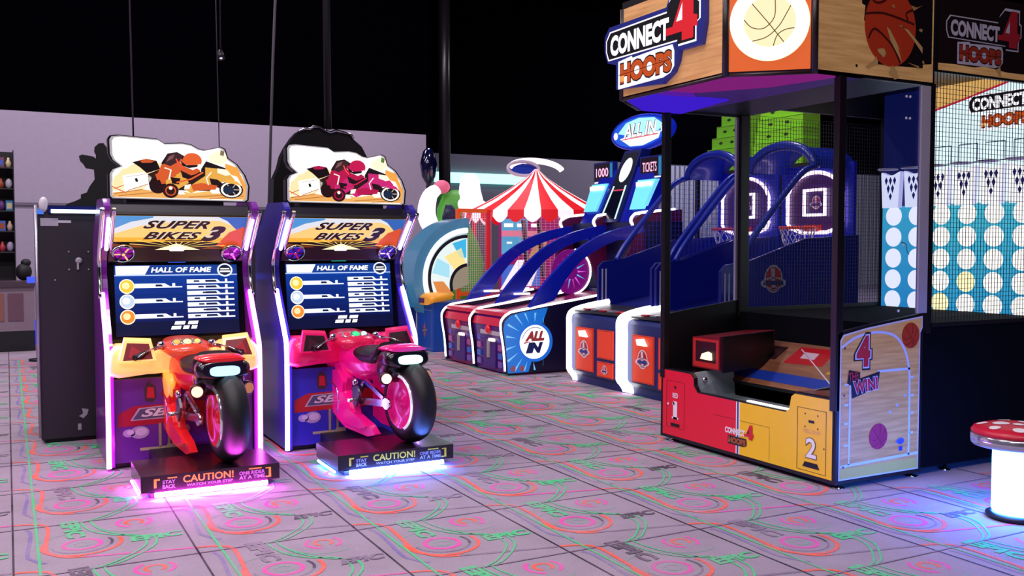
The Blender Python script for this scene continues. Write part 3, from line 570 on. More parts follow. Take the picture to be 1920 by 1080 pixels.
# ------------------------------------------------------------------ the large basketball grid machine
def hoops_logo(s, a, b, w, e, l=1, lettercol='#f4f2f6', dark='#17141c', red='#d8202c', border=True, hoop=('#c8501c', '#f0a850')):
    """two-line sign: CONNECT 4 over HOOPS; (a, b) is the lower left corner, w the full width"""
    M = (lambda h, k=1.0: lit(h, e * k)) if e > 0 else (lambda h, k=1.0: mat(h, .45, 0, 0, None, 0))
    k = w / 1.1
    pt = lambda x, y: (a + x * k, b + y * k)
    plaque = [pt(*p) for p in [(.03, .26), (.0, .33), (.0, .41), (.05, .47), (.74, .475), (.76, .54), (.84, .62), (1.06, .62), (1.06, .50), (1.09, .48), (1.09, .36), (1.05, .34), (1.05, .22), (.86, .22), (.86, .255)]]
    if border:
        s.poly(plaque, M(lettercol, 1.0), l)
        c = Vector(pt(.5, .36)); s.poly([tuple(c + Vector(((Vector(p) - c).x * .975, (Vector(p) - c).y * .90))) for p in plaque], M(dark, .5), l + .7)
    s.text('CONNECT', (*pt(.06, .285), *pt(.76, .435)), M(lettercol, 1.25), l + 1.5, .05)
    four = [(.73, .36), (.80, .36), (.93, .60), (1.02, .60), (1.02, .40), (1.06, .39), (1.06, .32), (1.02, .32), (1.02, .25), (.90, .25), (.90, .31), (.73, .31)]
    s.poly([pt(*p) for p in four], M(red, .9), l + 2); s.poly([pt(*p) for p in [(.84, .385), (.905, .50), (.905, .385)]], M(lettercol if border else dark, .9), l + 2.6)
    s.poly([pt(*p) for p in [(.16, .035), (.16, .235), (.33, .25), (.34, .235), (.60, .245), (.80, .245), (.82, .20), (.82, .10), (.78, .06), (.70, .04)]], M(lettercol, 1.0) if border else M(dark, .6), l)
    s.text('HOOPS', (*pt(.185, .06), *pt(.80, .222)), M(dark, .4), l + 1, .085, 0, .95); s.text('HOOPS', (*pt(.192, .07), *pt(.793, .212)), M(hoop[0], .8), l + 1.6, .055, 0, .98)
    s.poly([pt(*p) for p in [(.19, .085), (.24, .085), (.24, .125), (.19, .125)]], M(hoop[1], .9), l + 2.2); s.stroke([pt(.17, .135), pt(.80, .15)], .004 * k, M(dark, .5), l + 2.6)
    return plaque
def basketball_art(s, c, r, base, line, l=1, ry=None):
    ry = ry or r; k = ry / r
    s.circ(c, r, base, l, 36, ry)
    Q = lambda x, y: (c[0] + x * r, c[1] + y * ry)
    s.stroke([Q(-.68, .72), Q(-.05, -.05), Q(.55, -.83)], r * .035, line, l + .6)
    s.stroke(smooth_path([Q(-.98, .1), Q(-.7, -.2), Q(-.3, -.28), Q(.0, -.1), Q(.2, .25), Q(.2, .9)], 5), r * .035, line, l + .6)
    s.stroke(smooth_path([Q(-.65, -.75), Q(-.1, -.6), Q(.35, -.2), Q(.65, .3), Q(.8, .58)], 5), r * .035, line, l + .6)
    s.stroke(smooth_path([Q(.15, -.96), Q(.3, -.55), Q(.6, -.35), Q(.95, -.3)], 5), r * .035, line, l + .6)

WOODT = wood_mat('court_wood', '#b98a5c', '#cda070', (1, 1, 14), 0.0)
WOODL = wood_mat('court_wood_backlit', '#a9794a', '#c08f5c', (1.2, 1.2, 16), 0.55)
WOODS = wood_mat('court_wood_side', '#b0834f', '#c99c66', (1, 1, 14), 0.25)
def grid_machine():
    root = thing('basketball_grid_machine', 'large basketball game cabinet with red and yellow front and wood court header', 'arcade machine', (4.6, 4.29, 0))
    W = 1.82
    RED, YEL = mat('#ea1c38', .35, 0, 0, None, .03), mat('#ffcc18', .35, 0, 0, None, .03)
    WH, NV = mat('#f0eef4', .4), mat('#18204a', .4)
    # --- front panel with the ball trough notch
    mb = MB()
    mb.prism([(0, .02, .03), (0, W - .02, .03), (0, W - .02, .575), (0, W - .38, .575), (0, W - .42, .54), (0, W - .42, .49), (0, W - .46, .44), (0, .43, .44), (0, .40, .46), (0, .38, .55), (0, .35, .575), (0, .02, .575)], (.03, 0, 0), BLACK)
    s = Sheet(mb, (0, W, 0), (0, -1, 0), (0, 0, 1))
    h = W / 2
    s.poly([(.03, .055), (h - .02, .055), (h - .02, .432), (.46, .432), (.415, .48), (.412, .535), (.375, .567), (.03, .567)], RED, 1)
    s.poly([(h + .02, .055), (W - .03, .055), (W - .03, .567), (W - .355, .567), (W - .388, .545), (W - .408, .458), (W - .44, .432), (h + .02, .432)], YEL, 1)
    s.rect(h - .02, .055, h + .02, .432, WH, 1); s.rect(h - .008, .055, h + .008, .432, mat('#3a4480', .4), 2)
    s.stroke([(.08, .12), (.30, .12), (.30, .485), (.08, .485)], .005, mat('#8a1220', .4), 2, True)
    s.text('1', (.165, .19, .215, .33), WH, 3, .02); s.rect(.15, .19, .23, .205, WH, 3); s.poly([(.15, .30), (.175, .33), (.185, .30)], WH, 3); s.text('RED', (.158, .355, .225, .395), WH, 3, .02)
    s.rect(.135, .13, .245, .155, BLACK, 3); s.circ((.19, .44), .012, BLACK, 3, 12); s.circ((.10, .30), .01, WH, 3, 10)
    s.stroke([(W - .33, .075), (W - .08, .075), (W - .08, .485), (W - .33, .485)], .006, mat('#4a3a14', .4), 2, True)
    s.text('2', (W - .255, .16, W - .155, .30), mat('#2a2020', .4), 3, .05); s.text('2', (W - .25, .165, W - .16, .295), WH, 4, .025)
    s.poly([(W - .28, .10), (W - .13, .10), (W - .15, .135), (W - .26, .135)], BLACK, 3); s.rect(W - .23, .395, W - .18, .412, BLACK, 3)
    s.text('YELLOW', (W - .28, .325, W - .13, .352), mat('#e0a86a', .4), 3, .01)
    for a_, b_ in ((W - .26, .45), (W - .15, .45), (W - .26, .365), (W - .15, .365), (W - .095, .245)): s.circ((a_, b_), .006, BLACK, 3, 8)
    s.stroke([(h + .02, .40 - .10), (h + .32, .30), (h + .32, .07)], .003, mat('#7a5a10', .4), 2); s.stroke([(h - .26, .30), (h - .02, .30)], .003, mat('#8a1220', .4), 2)
    hoops_logo(s, h - .15, .105, .33, 0, 3, '#f2f0f4', '#2a2026', '#d8202c', False, ('#b0602c', '#c88848'))
    mb.build('front_panel', root)
    # --- trough
    mb = MB()
    mb.prism([(.03, .40, .43), (.03, 1.40, .43), (.16, 1.40, .35), (.16, .40, .35)], (0, 0, -.02), mat('#8a949c', .4))
    mb.prism([(.16, .36, .35), (.16, 1.44, .35), (.42, 1.44, .38), (.42, .36, .38)], (0, 0, -.02), mat('#7a848c', .4))
    mb.prism([(.03, 1.40, .43), (.03, 1.44, .57), (.42, 1.44, .60), (.42, 1.42, .38), (.16, 1.42, .35)], (0, .02, 0), mat('#98a2aa', .4)); mb.prism([(.03, .40, .43), (.03, .36, .57), (.42, .36, .60), (.42, .38, .38), (.16, .38, .35)], (0, -.02, 0), mat('#7a848c', .4))
    mb.box(.03, .42, 1.46, W - .02, .56, .58, BLACKG); mb.box(.03, .42, .02, .36, .56, .58, BLACKG)
    tr = mb.build('ball_trough', root)
    mb = MB(); mb.box(.035, .06, .46, .86, .432, .446, neon((1, .97, .95), 9)); mb.build('led_strip', tr)
    mb = MB(); mb.lathe((.10, 1.405, .52), (0, -1, 0), [(.02, 0), (.022, .01), (.001, .018)], CHROME, 16); mb.build('bolt_cap', tr)
    # --- deck with court artwork
    a = V(.40, W - .12, .50); b = V(.80, W - .12, .80); vv = b - a
    mb = MB(); mb.prism([a + V(0, .1, 0), b + V(0, .1, 0), b + V(0, -1.6, 0), a + V(0, -1.6, 0)], (0.02, 0, -.03), BLACK)
    s = Sheet(mb, a, (0, -1, 0), vv); s.rect(-.08, 0, 1.62, 1, wood_mat('deck_wood', '#7a4a30', '#96603c', (1, 1, 12)), 1)
    s.rect(.12, .10, 1.5, .30, mat('#1c3a9a', .3), 2); s.poly([(.6, .52), (.98, .55), (.98, .92), (.64, .90)], mat('#b81420', .3), 2); s.rect(.72, .66, .86, .80, mat('#d8b8c0', .3), 3)
    s.poly([(1.06, .42), (1.5, .42), (1.5, .9), (1.22, .9)], mat('#c8a024', .3), 2); s.rect(1.02, .6, 1.16, .85, mat('#6a6a88', .3), 3); s.poly([(.12, .55), (.5, .56), (.52, .86), (.2, .84)], mat('#3a1a20', .3), 2)
    s.stroke([(.66, .85), (1.28, .12)], .012, mat('#d0cdd6', .4), 3)
    mb.build('deck', root)
    mb = MB(); mb.box(.80, .84, .03, W - .03, .78, .955, BLACK)
    s = Sheet(mb, (.80, W, .78), (0, -1, 0), (0, 0, 1)); s.rect(.04, .0, h - .03, .155, mat('#a81424', .35), 1); s.rect(h - .03, 0, h + .03, .155, WH, 1); s.rect(h - .012, 0, h + .012, .155, mat('#2a3a8a'), 2); s.rect(h + .03, 0, W - .04, .155, mat('#b88a1c', .35), 1); s.rect(.03, .158, W - .03, .172, mat('#cfcdd6', .35), 1)
    mb.build('barrier', root)
    # --- card console on the left inner wall
    mb = MB(); mb.prism([(.14, 1.28, .60), (.14, 1.60, .60), (.14, 1.60, .835), (.14, 1.28, .86)], (.55, 0, .03), mat('#7a1420', .3))
    mb.prism([(.15, 1.272, .585), (.15, 1.275, .86), (.66, 1.275, .885), (.66, 1.272, .62)], (0, -.02, 0), mat('#0c0a10', .3))
    s = Sheet(mb, (.14, 1.60, .60), (0, -1, 0), (0, 0, 1)); s.rect(.01, .01, .31, .23, mat('#8a1c18', .35, 0, .35, '#c8281a', 0), 1); s.rect(.04, .05, .28, .21, mat('#3c0c10', .35), 2); s.rect(.10, .06, .26, .15, mat('#1a080a'), 3)
    con = mb.build('card_console', root, .004)
    mb = MB(); mb.prism([(.137, 1.48, .675), (.137, 1.36, .672), (.137, 1.365, .725), (.137, 1.40, .735), (.137, 1.46, .715)], (-.02, 0, 0), neon((1, .62, .35), 2.6)); mb.build('card_slot', con)
    # --- side panels (near one carries the court artwork)
    top = smooth_path([(.01, .97), (.03, 1.0), (.25, 1.035), (.55, 1.07), (.80, 1.10)], 4)
    outl = [(.0, .03)] + top + [(.82, 1.10), (.82, .98), (.79, .96), (.79, .03)]
    for y0, nm in ((0, 'side_panel'), (W - .03, 'side_panel')):
        mb = MB(); mb.prism([(x, y0, z) for x, z in outl], (0, .03, 0), BLACK)
        if y0 == 0:
            s = Sheet(mb, (0, 0, 0), (1, 0, 0), (0, 0, 1)); cc = Vector((.40, .54))
            ins = [(.025, .055), (.025, .95), (.05, .985), (.25, 1.02), (.55, 1.055), (.785, 1.08), (.785, 1.0), (.765, .97), (.765, .055)]
            s.poly(ins, mat('#e6e0e6', .4), 1); s.poly([(.035, .065), (.035, .945), (.06, .975), (.25, 1.008), (.55, 1.043), (.775, 1.068), (.775, 1.01), (.755, .98), (.755, .065)], WOODS, 2)
            LN = mat('#dfe2f4', .4)
            s.rect(.035, .065, .755, .13, mat('#e0c060', .4), 3); s.stroke([(.035, .145), (.755, .165)], .018, LN, 4)
            s.stroke([(.11, .15), (.115, .66)], .016, LN, 4)
            s.stroke(smooth_path([(.035, .905), (.16, .965), (.33, .99), (.50, .965), (.60, .88), (.65, .76), (.665, .62), (.665, .16)], 6), .018, LN, 4)
            s.stroke([(.36, .735), (.665, .735)], .016, LN, 4)
            for zz in (.27, .41, .53, .66): s.rect(.065, zz, .10, zz + .014, LN, 4)
            for zz in (.30, .43, .55, .67): s.rect(.67, zz, .705, zz + .014, LN, 4)
            for px_, pz_ in ((.55, .50), (.62, .56), (.48, .46)): s.circ((px_, pz_), .011, mat('#b9c4f0', .4), 4, 8)
            basketball_art(s, (.665, .955), .085, mat('#c83c20', .45), mat('#7a1c10', .45), 5)
            basketball_art(s, (.375, .31), .085, mat('#c02c50', .45), mat('#7a1430', .45), 5)
            DKB = mat('#20242e', .4); RD = mat('#d0303c', .4)
            s.text('4', (.14, .75, .31, .995), DKB, 5, .09); s.text('4', (.152, .762, .298, .983), LN, 6, .07); s.text('4', (.163, .772, .287, .973), RD, 7, .05)
            s.poly([(.10, .76), (.20, .74), (.20, .70), (.38, .735), (.365, .63), (.13, .575), (.12, .66), (.085, .675)], DKB, 5)
            s.text('THE', (.095, .69, .185, .745), RD, 8, .02, .1, 1, .1); s.text('WIN!', (.135, .605, .365, .70), LN, 7, .075, .0, 1, .10); s.text('WIN!', (.14, .61, .36, .695), RD, 8, .045, 0, 1, .10)
            s.circ((.585, .26), .035, mat('#4a58b8', .4), 5, 20, .022); s.ring((.585, .26), .03, .045, mat('#6a78c8', .4), 6, 20, 200, 16, .4); s.rect(.57, .195, .605, .225, mat('#3a4aa0', .4), 5)
            for px_, pz_ in ((.06, .90), (.06, .60), (.06, .14)): s.circ((px_, pz_), .008, STEEL, 6, 10)
        mb.build(nm, root)
    # --- lower body behind, plinth and feet
    mb = MB(); mb.box(.79, 2.5, .01, W - .01, .05, 1.0, mat('#06060c', .9, 0, 0, None, 0, 0, .1)); mb.box(.04, .79, .03, W - .03, .05, .34, mat('#06060c', .5)); mb.build('base_cabinet', root)
    for x, y in ((.06, .03), (.74, .03), (1.10, .05), (.06, W - .1), (2.3, .05)):
        mb = MB(); mb.lathe((x, y, 0), (0, 0, 1), [(.04, 0), (.04, .006), (.012, .014), (.012, .06)], CHROME, 16); mb.build('foot', root)
    # --- posts and rails
    for x, y, w, d in ((-.01, .0, .06, .05), (-.01, W - .05, .06, .05), (.766, W - .05, .094, .05), (.825, .0, .05, .045)):
        mb = MB(); mb.box(x, x + w, y, y + d, .96 if x > .5 else .5, 2.62, mat('#120b14', .4)); mb.build('post', root, .004)
    for y in (-.004, W - .02):
        mb = MB(); mb.box(.735 if y < 0 else .742, .82 if y < 0 else .764, y, y + .024, 1.10 if y < 0 else 1.0, 2.60, mat('#b4aebb', .4)); mb.build('light_post', root)
    for y0, y1 in ((0, .03), (W - .03, W)): mb = MB(); mb.box(.86, 2.5, y0, y1, 1.0, 1.03, BLACK); mb.build('rail', root)
    for y0, y1 in ((0, .04), (W - .04, W)): mb = MB(); mb.box(2.46, 2.5, y0, y1, 1.03, 2.90, BLACK); mb.build('post', root)
    # --- wire mesh walls
    for y in (.012, W - .012):
        mb = MB(); wire = mat('#15131c', .5); st = .032
        n = int(1.58 / st)
        for k in range(n + 1): mb.box(.865 + k * st, .868 + k * st, y - .0015, y + .0015, 1.03, 2.62 if y > 1 else 2.70, wire)
        for k in range(int(1.66 / st)): mb.box(.865, 2.46, y - .0015, y + .0015, 1.03 + k * st, 1.0325 + k * st, wire)
        mb.build('wire_mesh', root)
    # --- clear side windows
    gm = glass_mat('clear_acrylic', (.80, .83, .95))
    for y in (.010, W - .016):
        mb = MB(); mb.box(.05, .735, y, y + .006, 1.02, 2.60, gm); w_ = mb.build('side_window', root)
        if y < .1:
            for x, z in ((.60, 2.52), (.635, 2.52), (.60, 2.38), (.635, 2.38), (.60, 1.55), (.56, 1.12)): mb = MB(); mb.lathe((x, y, z), (0, -1, 0), [(.009, 0), (.008, .006), (.001, .008)], WHITE, 10); mb.build('screw', w_)
    # --- back board with lit grid, nets and small backboards
    mb = MB(); mb.box(2.45, 2.5, .04, W - .04, .6, 3.0, NAVY)
    s = Sheet(mb, (2.45, W, 0), (0, -1, 0), (0, 0, 1))
    nr = 12
    for k in range(nr):
        t = k / (nr - 1); z0 = .62 + (1.90 - .62) * k / nr; z1 = .62 + (1.90 - .62) * (k + 1) / nr
        c = (int(40 + 35 * t), int(150 + 45 * t), int(215 + 5 * t)); s.rect(.045, z0, W - .045, z1, lit('#%02x%02x%02x' % c, .85), 1)
    s.rect(.045, 1.90, .56, 2.99, mat('#141c50', .4, 0, .22, '#1c2c80', 0), 1); s.rect(.56, 1.9, W - .045, 2.9, lit('#dcf4fc', 1.1), 1)
    s.poly([(.56, 2.99), (W - .045, 2.99), (W - .045, 2.90), (1.3, 2.86), (.9, 2.77), (.56, 2.70)], lit('#d8a860', 1.0), 2); s.poly([(.56, 2.99), (1.1, 2.99), (.56, 2.88)], lit('#b89878', .9), 2.5)
    s.stroke([(.56, 2.70), (.9, 2.77), (1.3, 2.86), (1.775, 2.90)], .018, lit('#c82848', .9), 3)
    bb = mb.build('game_board', root)
    mb = MB(); s = Sheet(mb, (2.447, W, 0), (0, -1, 0), (0, 0, 1))
    for c in range(7):
        for r in range(6):
            col = '#fffdf6'
            if (r, c) in ((0, 2), (1, 2), (2, 3)): col = '#fff0b8'
            if (r, c) == (0, 3): col = '#e02858'
            s.circ((.172 + .246 * c, .872 + .188 * r), .086, lit(col, 1.25 if col[1] == 'f' else .9), 1, 28)
    s.stroke(smooth_path([(.25, 1.58), (.31, 1.56), (.32, 1.50), (.345, 1.47)], 4), .008, lit('#2c6088', .5), 2)
    mb.build('disc_lights', bb)
    mb = MB(); s = Sheet(mb, (2.449, W, 0), (0, -1, 0), (0, 0, 1)); hoops_logo(s, .90, 2.46, .74, 1.05, 4)
    mb.build('logo_sign', bb)
    for c in range(7):
        yc = W - .172 - .246 * c; mb = MB(); e = lit('#fbfbff', 1.05)
        f0 = [(-.10, 2.205), (-.065, 2.19), (-.03, 2.175), (.03, 2.175), (.065, 2.19), (.10, 2.205), (.102, 2.18), (.085, 1.885), (-.085, 1.885), (-.102, 2.18)]
        mb.prism([(2.395, yc + y, z) for y, z in f0], (.05, 0, 0), e, lit('#d4d0f4', .9))
        s = Sheet(mb, (2.395, yc, 0), (0, -1, 0), (0, 0, 1)); hol = lit('#2c2c78', .5)
        for a_, b_, hh in ((-.045, 2.13, .045), (.0, 2.13, .045), (.045, 2.13, .045), (-.022, 2.06, .05), (.024, 2.06, .05), (.002, 1.99, .04)): s.poly([(a_ - .017, b_), (a_, b_ - hh), (a_ + .017, b_), (a_, b_ + hh * .7)], hol, 1)
        nt_ = mb.build('net', bb)
        mb = MB(); mb.tube([(2.36 + .075 * math.cos(2 * PI * k / 16), yc + .085 * math.sin(2 * PI * k / 16), 2.225) for k in range(16)], .008, mat('#e4e0ee', .4), 6, True); mb.build('rim', nt_)
        mb = MB(); s = Sheet(mb, (2.446, yc, 0), (0, -1, 0), (0, 0, 1)); dkl = lit('#26346a', .5) if c > 1 else lit('#26346a', .3); s.stroke([(-.085, 2.235), (.085, 2.235), (.085, 2.385), (-.085, 2.385)], .010, dkl, 4, True); mb.build('target_square', bb)
    # --- roof and marquee
    mb = MB(); mb.box(-.0, .85, .0, W, 2.62, 2.66, BLACK); mb.build('roof', root)
    Ar, Br, Bl, Al = V(-.235, .0, 0), V(-.63, .35, 0), V(-.63, W - .35, 0), V(-.235, W, 0)
    Z0, Z1 = 2.605, 3.25
    foot = [Ar, Br, Bl, Al, V(.2, W, 0), V(.2, 0, 0)]
    mb = MB(); mb.prism([p + V(0, 0, Z0) for p in foot], (0, 0, .02), mat('#5a2a8c', .5)); mb.prism([p + V(0, 0, Z1) for p in foot], (0, 0, .05), BLACK)
    for p, q in ((Ar, Br), (Br, Bl), (Bl, Al)): mb.prism([p + V(0, 0, Z0), q + V(0, 0, Z0), q + V(0, 0, Z1), p + V(0, 0, Z1)], (.02, 0, 0), BLACK)
    mb.box(-.235, .85, 0.0, .03, Z0, Z1, BLACK); mb.box(-.235, .85, W - .03, W, Z0, Z1, BLACK); mb.box(.2, 2.5, .03, W - .03, 2.9, 2.95, BLACK)
    for p in (Ar, Br, Bl, Al): mb.lathe(p + V(.004, 0, 0), (0, 0, 1), [(.022, Z0 - .006), (.022, Z1)], mat('#1c1016', .4), 12)
    for p, q in ((Ar, Br), (Br, Bl), (Bl, Al)): mb.tube([p + V(0, 0, Z0), q + V(0, 0, Z0)], .012, mat('#2a1418', .4), 6)
    mq = mb.build('marquee', root)
    # lit soffit panels
    mb = MB(); mb.prism([(-.60, W - .38, Z0), (-.22, W - .03, Z0), (.16, W - .03, Z0), (.02, W - .75, Z0), (-.58, W - .70, Z0)], (0, 0, -.012), neon((.045, .012, .58), 1)); mb.build('soffit_panel', mq)
    mb = MB(); mb.prism([(-.60, .38, Z0), (-.22, .03, Z0), (-.02, .03, Z0), (-.12, .5, Z0), (-.40, .9, Z0), (-.60, .95, Z0)], (0, 0, -.012), neon((.20, .014, .17), 1.0)); mb.prism([(-.60, .97, Z0), (-.42, .92, Z0), (-.30, 1.05, Z0), (-.58, 1.1, Z0)], (0, 0, -.012), neon((.09, .012, .34), 1.0)); mb.build('soffit_panel', mq)
    # front face: wood and the cut-out sign
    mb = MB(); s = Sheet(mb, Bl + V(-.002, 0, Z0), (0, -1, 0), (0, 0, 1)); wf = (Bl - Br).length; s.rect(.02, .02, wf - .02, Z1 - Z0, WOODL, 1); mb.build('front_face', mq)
    mb = MB(); so = (-.67, W - .20, Z0)
    bk = [(-.02, .33), (.02, .245), (.13, .215), (.13, .04), (.68, .0), (.80, .06), (.845, .13), (.86, .19), (1.085, .19), (1.12, .33), (1.12, .645), (.80, .645), (.72, .50), (.04, .50), (-.02, .44)]
    bk = [(x, z + .035) for x, z in bk]
    mb.prism([(so[0], so[1] - x, so[2] + z) for x, z in bk], (.035, 0, 0), mat('#1c2060', .35, 0, .35, '#28308c', 0))
    s = Sheet(mb, so, (0, -1, 0), (0, 0, 1)); hoops_logo(s, .0, .035, 1.09, .95, 1)
    mb.build('logo_sign', mq)
    # chamfers with the glowing ball discs
    for p, q, inner in ((Br, Ar, 1), (Al, Bl, 0)):
        d = (q - p); u = d.normalized(); mb = MB(); s = Sheet(mb, p + V(0, 0, Z0), u, (0, 0, 1)); w = d.length
        s.rect(.02, .02, w - .02, Z1 - Z0, lit('#ee6a30', .72), 4); pn = mb.build('corner_panel', mq)
        mb = MB(); n = u.cross(V(0, 0, 1)); c = p + u * (w / 2) + V(0, 0, .315 + Z0) + n * .004
        mb.lathe(c, n, [(.238, -.01), (.238, .012), (.232, .016)], lit('#fff6dc', 1.1), 48); s = Sheet(mb, c + n * .016, u, (0, 0, 1)); s.ring((0, 0), .15, .232, lit('#fff8e0', 1.35), 1, 0, 360, 40); basketball_art(s, (0, 0), .155, lit('#fbeebc', .93), lit('#7a5020', .4), 1.5)
        mb.build('ball_light', pn)
    # side face with the splintering ball
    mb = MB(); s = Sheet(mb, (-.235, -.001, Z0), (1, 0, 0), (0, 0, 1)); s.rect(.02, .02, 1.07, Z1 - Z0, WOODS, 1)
    dk = mat('#140c12', .4)
    hole = [(.40, .62), (.40, .46), (.43, .45), (.42, .36), (.45, .33), (.46, .26), (.50, .22), (.52, .16), (.55, .14), (.55, .095), (.97, .105), (.97, .13), (1.055, .14), (1.055, .62)]
    s.poly(hole, dk, 2); s.circ((.66, .34), .235, mat('#c43c1c', .45), 3, 40, .25)
    bl = mat('#4a1410', .45)
    for pts in ([(.43, .40), (.6, .42), (.88, .38)], [(.46, .25), (.5, .31), (.56, .30), (.68, .22), (.75, .12)], [(.47, .52), (.52, .48), (.6, .50), (.66, .56)], [(.86, .47), (.80, .44), (.82, .40)]): s.stroke(smooth_path(pts, 4), .014, bl, 4)
    sp = mat('#cfa868', .5); sp2 = mat('#b48a4c', .5)
    for pts in ([(.62, .34), (.655, .32), (.76, .19), (.74, .22), (.72, .24), (.77, .12), (.66, .25)], [(.72, .36), (.76, .36), (.88, .27), (.96, .20), (.96, .24), (.82, .34)], [(.54, .19), (.60, .20), (.62, .17), (.60, .14), (.55, .17)], [(.43, .07), (.50, .11), (.53, .145), (.55, .10), (.46, .06)], [(.64, .05), (.68, .10), (.72, .07), (.74, .02), (.70, .01)], [(.84, .50), (.90, .49), (.95, .51), (.87, .465)], [(.82, .13), (.93, .10), (.93, .115)], [(.92, .345), (.95, .335), (.96, .355), (.935, .36)], [(.955, .14), (.985, .13), (.97, .16)], [(.66, .47), (.70, .46), (.68, .49)]): s.poly(pts, sp if len(pts) > 4 else sp2, 5)
    s.circ((.36, .07), .01, BLACK, 3, 10)
    mb.build('side_face', mq)
    # rear side header with the dark logo
    for y, full in ((-.004, True), (W, False)):
        mb = MB(); mb.box(.85, 2.5, y, y + .03, 2.70, Z1, BLACK)
        if full:
            s = Sheet(mb, (.85, y, 2.70), (1, 0, 0), (0, 0, 1)); s.rect(.03, .015, 1.63, .54, mat('#1c0f12', .4), 1); s.poly([(.03, .015), (1.63, .015), (1.63, .065), (1.2, .06), (.75, .055), (.5, .075), (.4, .06), (.2, .065), (.03, .06)], WOODS, 2)
            s.poly([(.62, .06), (.66, .02), (.68, .02), (.67, .09)], sp, 3)
            hoops_logo(s, .10, .045, .80, 0, 3, '#c9c5d2', '#1a1016', '#b02430', True, ('#a83420', '#c0482c'))
        mb.build('side_header', mq)
    return root
grid_machine()

# ------------------------------------------------------------------ mushroom stool
st = thing('mushroom_stool', 'round stool with red white-spotted top and glowing white column on the floor', 'stool', (5.04, 3.37, 0))
mb = MB(); mb.lathe((0, 0, 0), (0, 0, 1), [(.14, 0), (.155, .01), (.155, .025), (.13, .035)], BLACK, 36); mb.build('base', st)
mb = MB(); mb.lathe((0, 0, 0), (0, 0, 1), [(.118, .035), (.125, .05), (.125, .40), (.12, .415)], neon((.035, .16, 1), 72), 40); mb.build('light_column', st)
mb = MB(); mb.lathe((0, 0, 0), (0, 0, 1), [(.15, .415), (.235, .418), (.242, .43), (.242, .475), (.235, .482)], mat('#cfd0e0', .18, .85), 48); mb.build('rim', st)
mb = MB(); prof = [(.236, .482), (.24, .495), (.225, .515), (.17, .53), (.09, .538), (.001, .54)]; mb.lathe((0, 0, 0), (0, 0, 1), prof, mat('#c81436', .4), 48)
spt = mat('#f2eaf0', .45)
def capz(r):
    for (r0, z0), (r1, z1) in zip(prof, prof[1:]):
        if r1 <= r <= r0: return z0 + (z1 - z0) * (r0 - r) / (r0 - r1)
    return prof[-1][1]
for sx, sy, r in ((-.13, -.10, .035), (-.06, .06, .045), (.03, -.12, .05), (.10, .02, .04), (-.02, -.02, .03), (.08, .14, .035), (-.17, .02, .03), (-.10, .15, .03), (.15, -.09, .03)):
    pts = [(sx + r * math.cos(2 * PI * k / 20), sy + r * math.sin(2 * PI * k / 20)) for k in range(20)]
    b = mb.add([(x, y, capz(math.hypot(x, y)) + .0025) for x, y in pts] + [(sx, sy, capz(math.hypot(sx, sy)) + .0025)])
    for k in range(20): mb.face((b + k, b + (k + 1) % 20, b + 20), spt, True)
mb.build('seat', st)

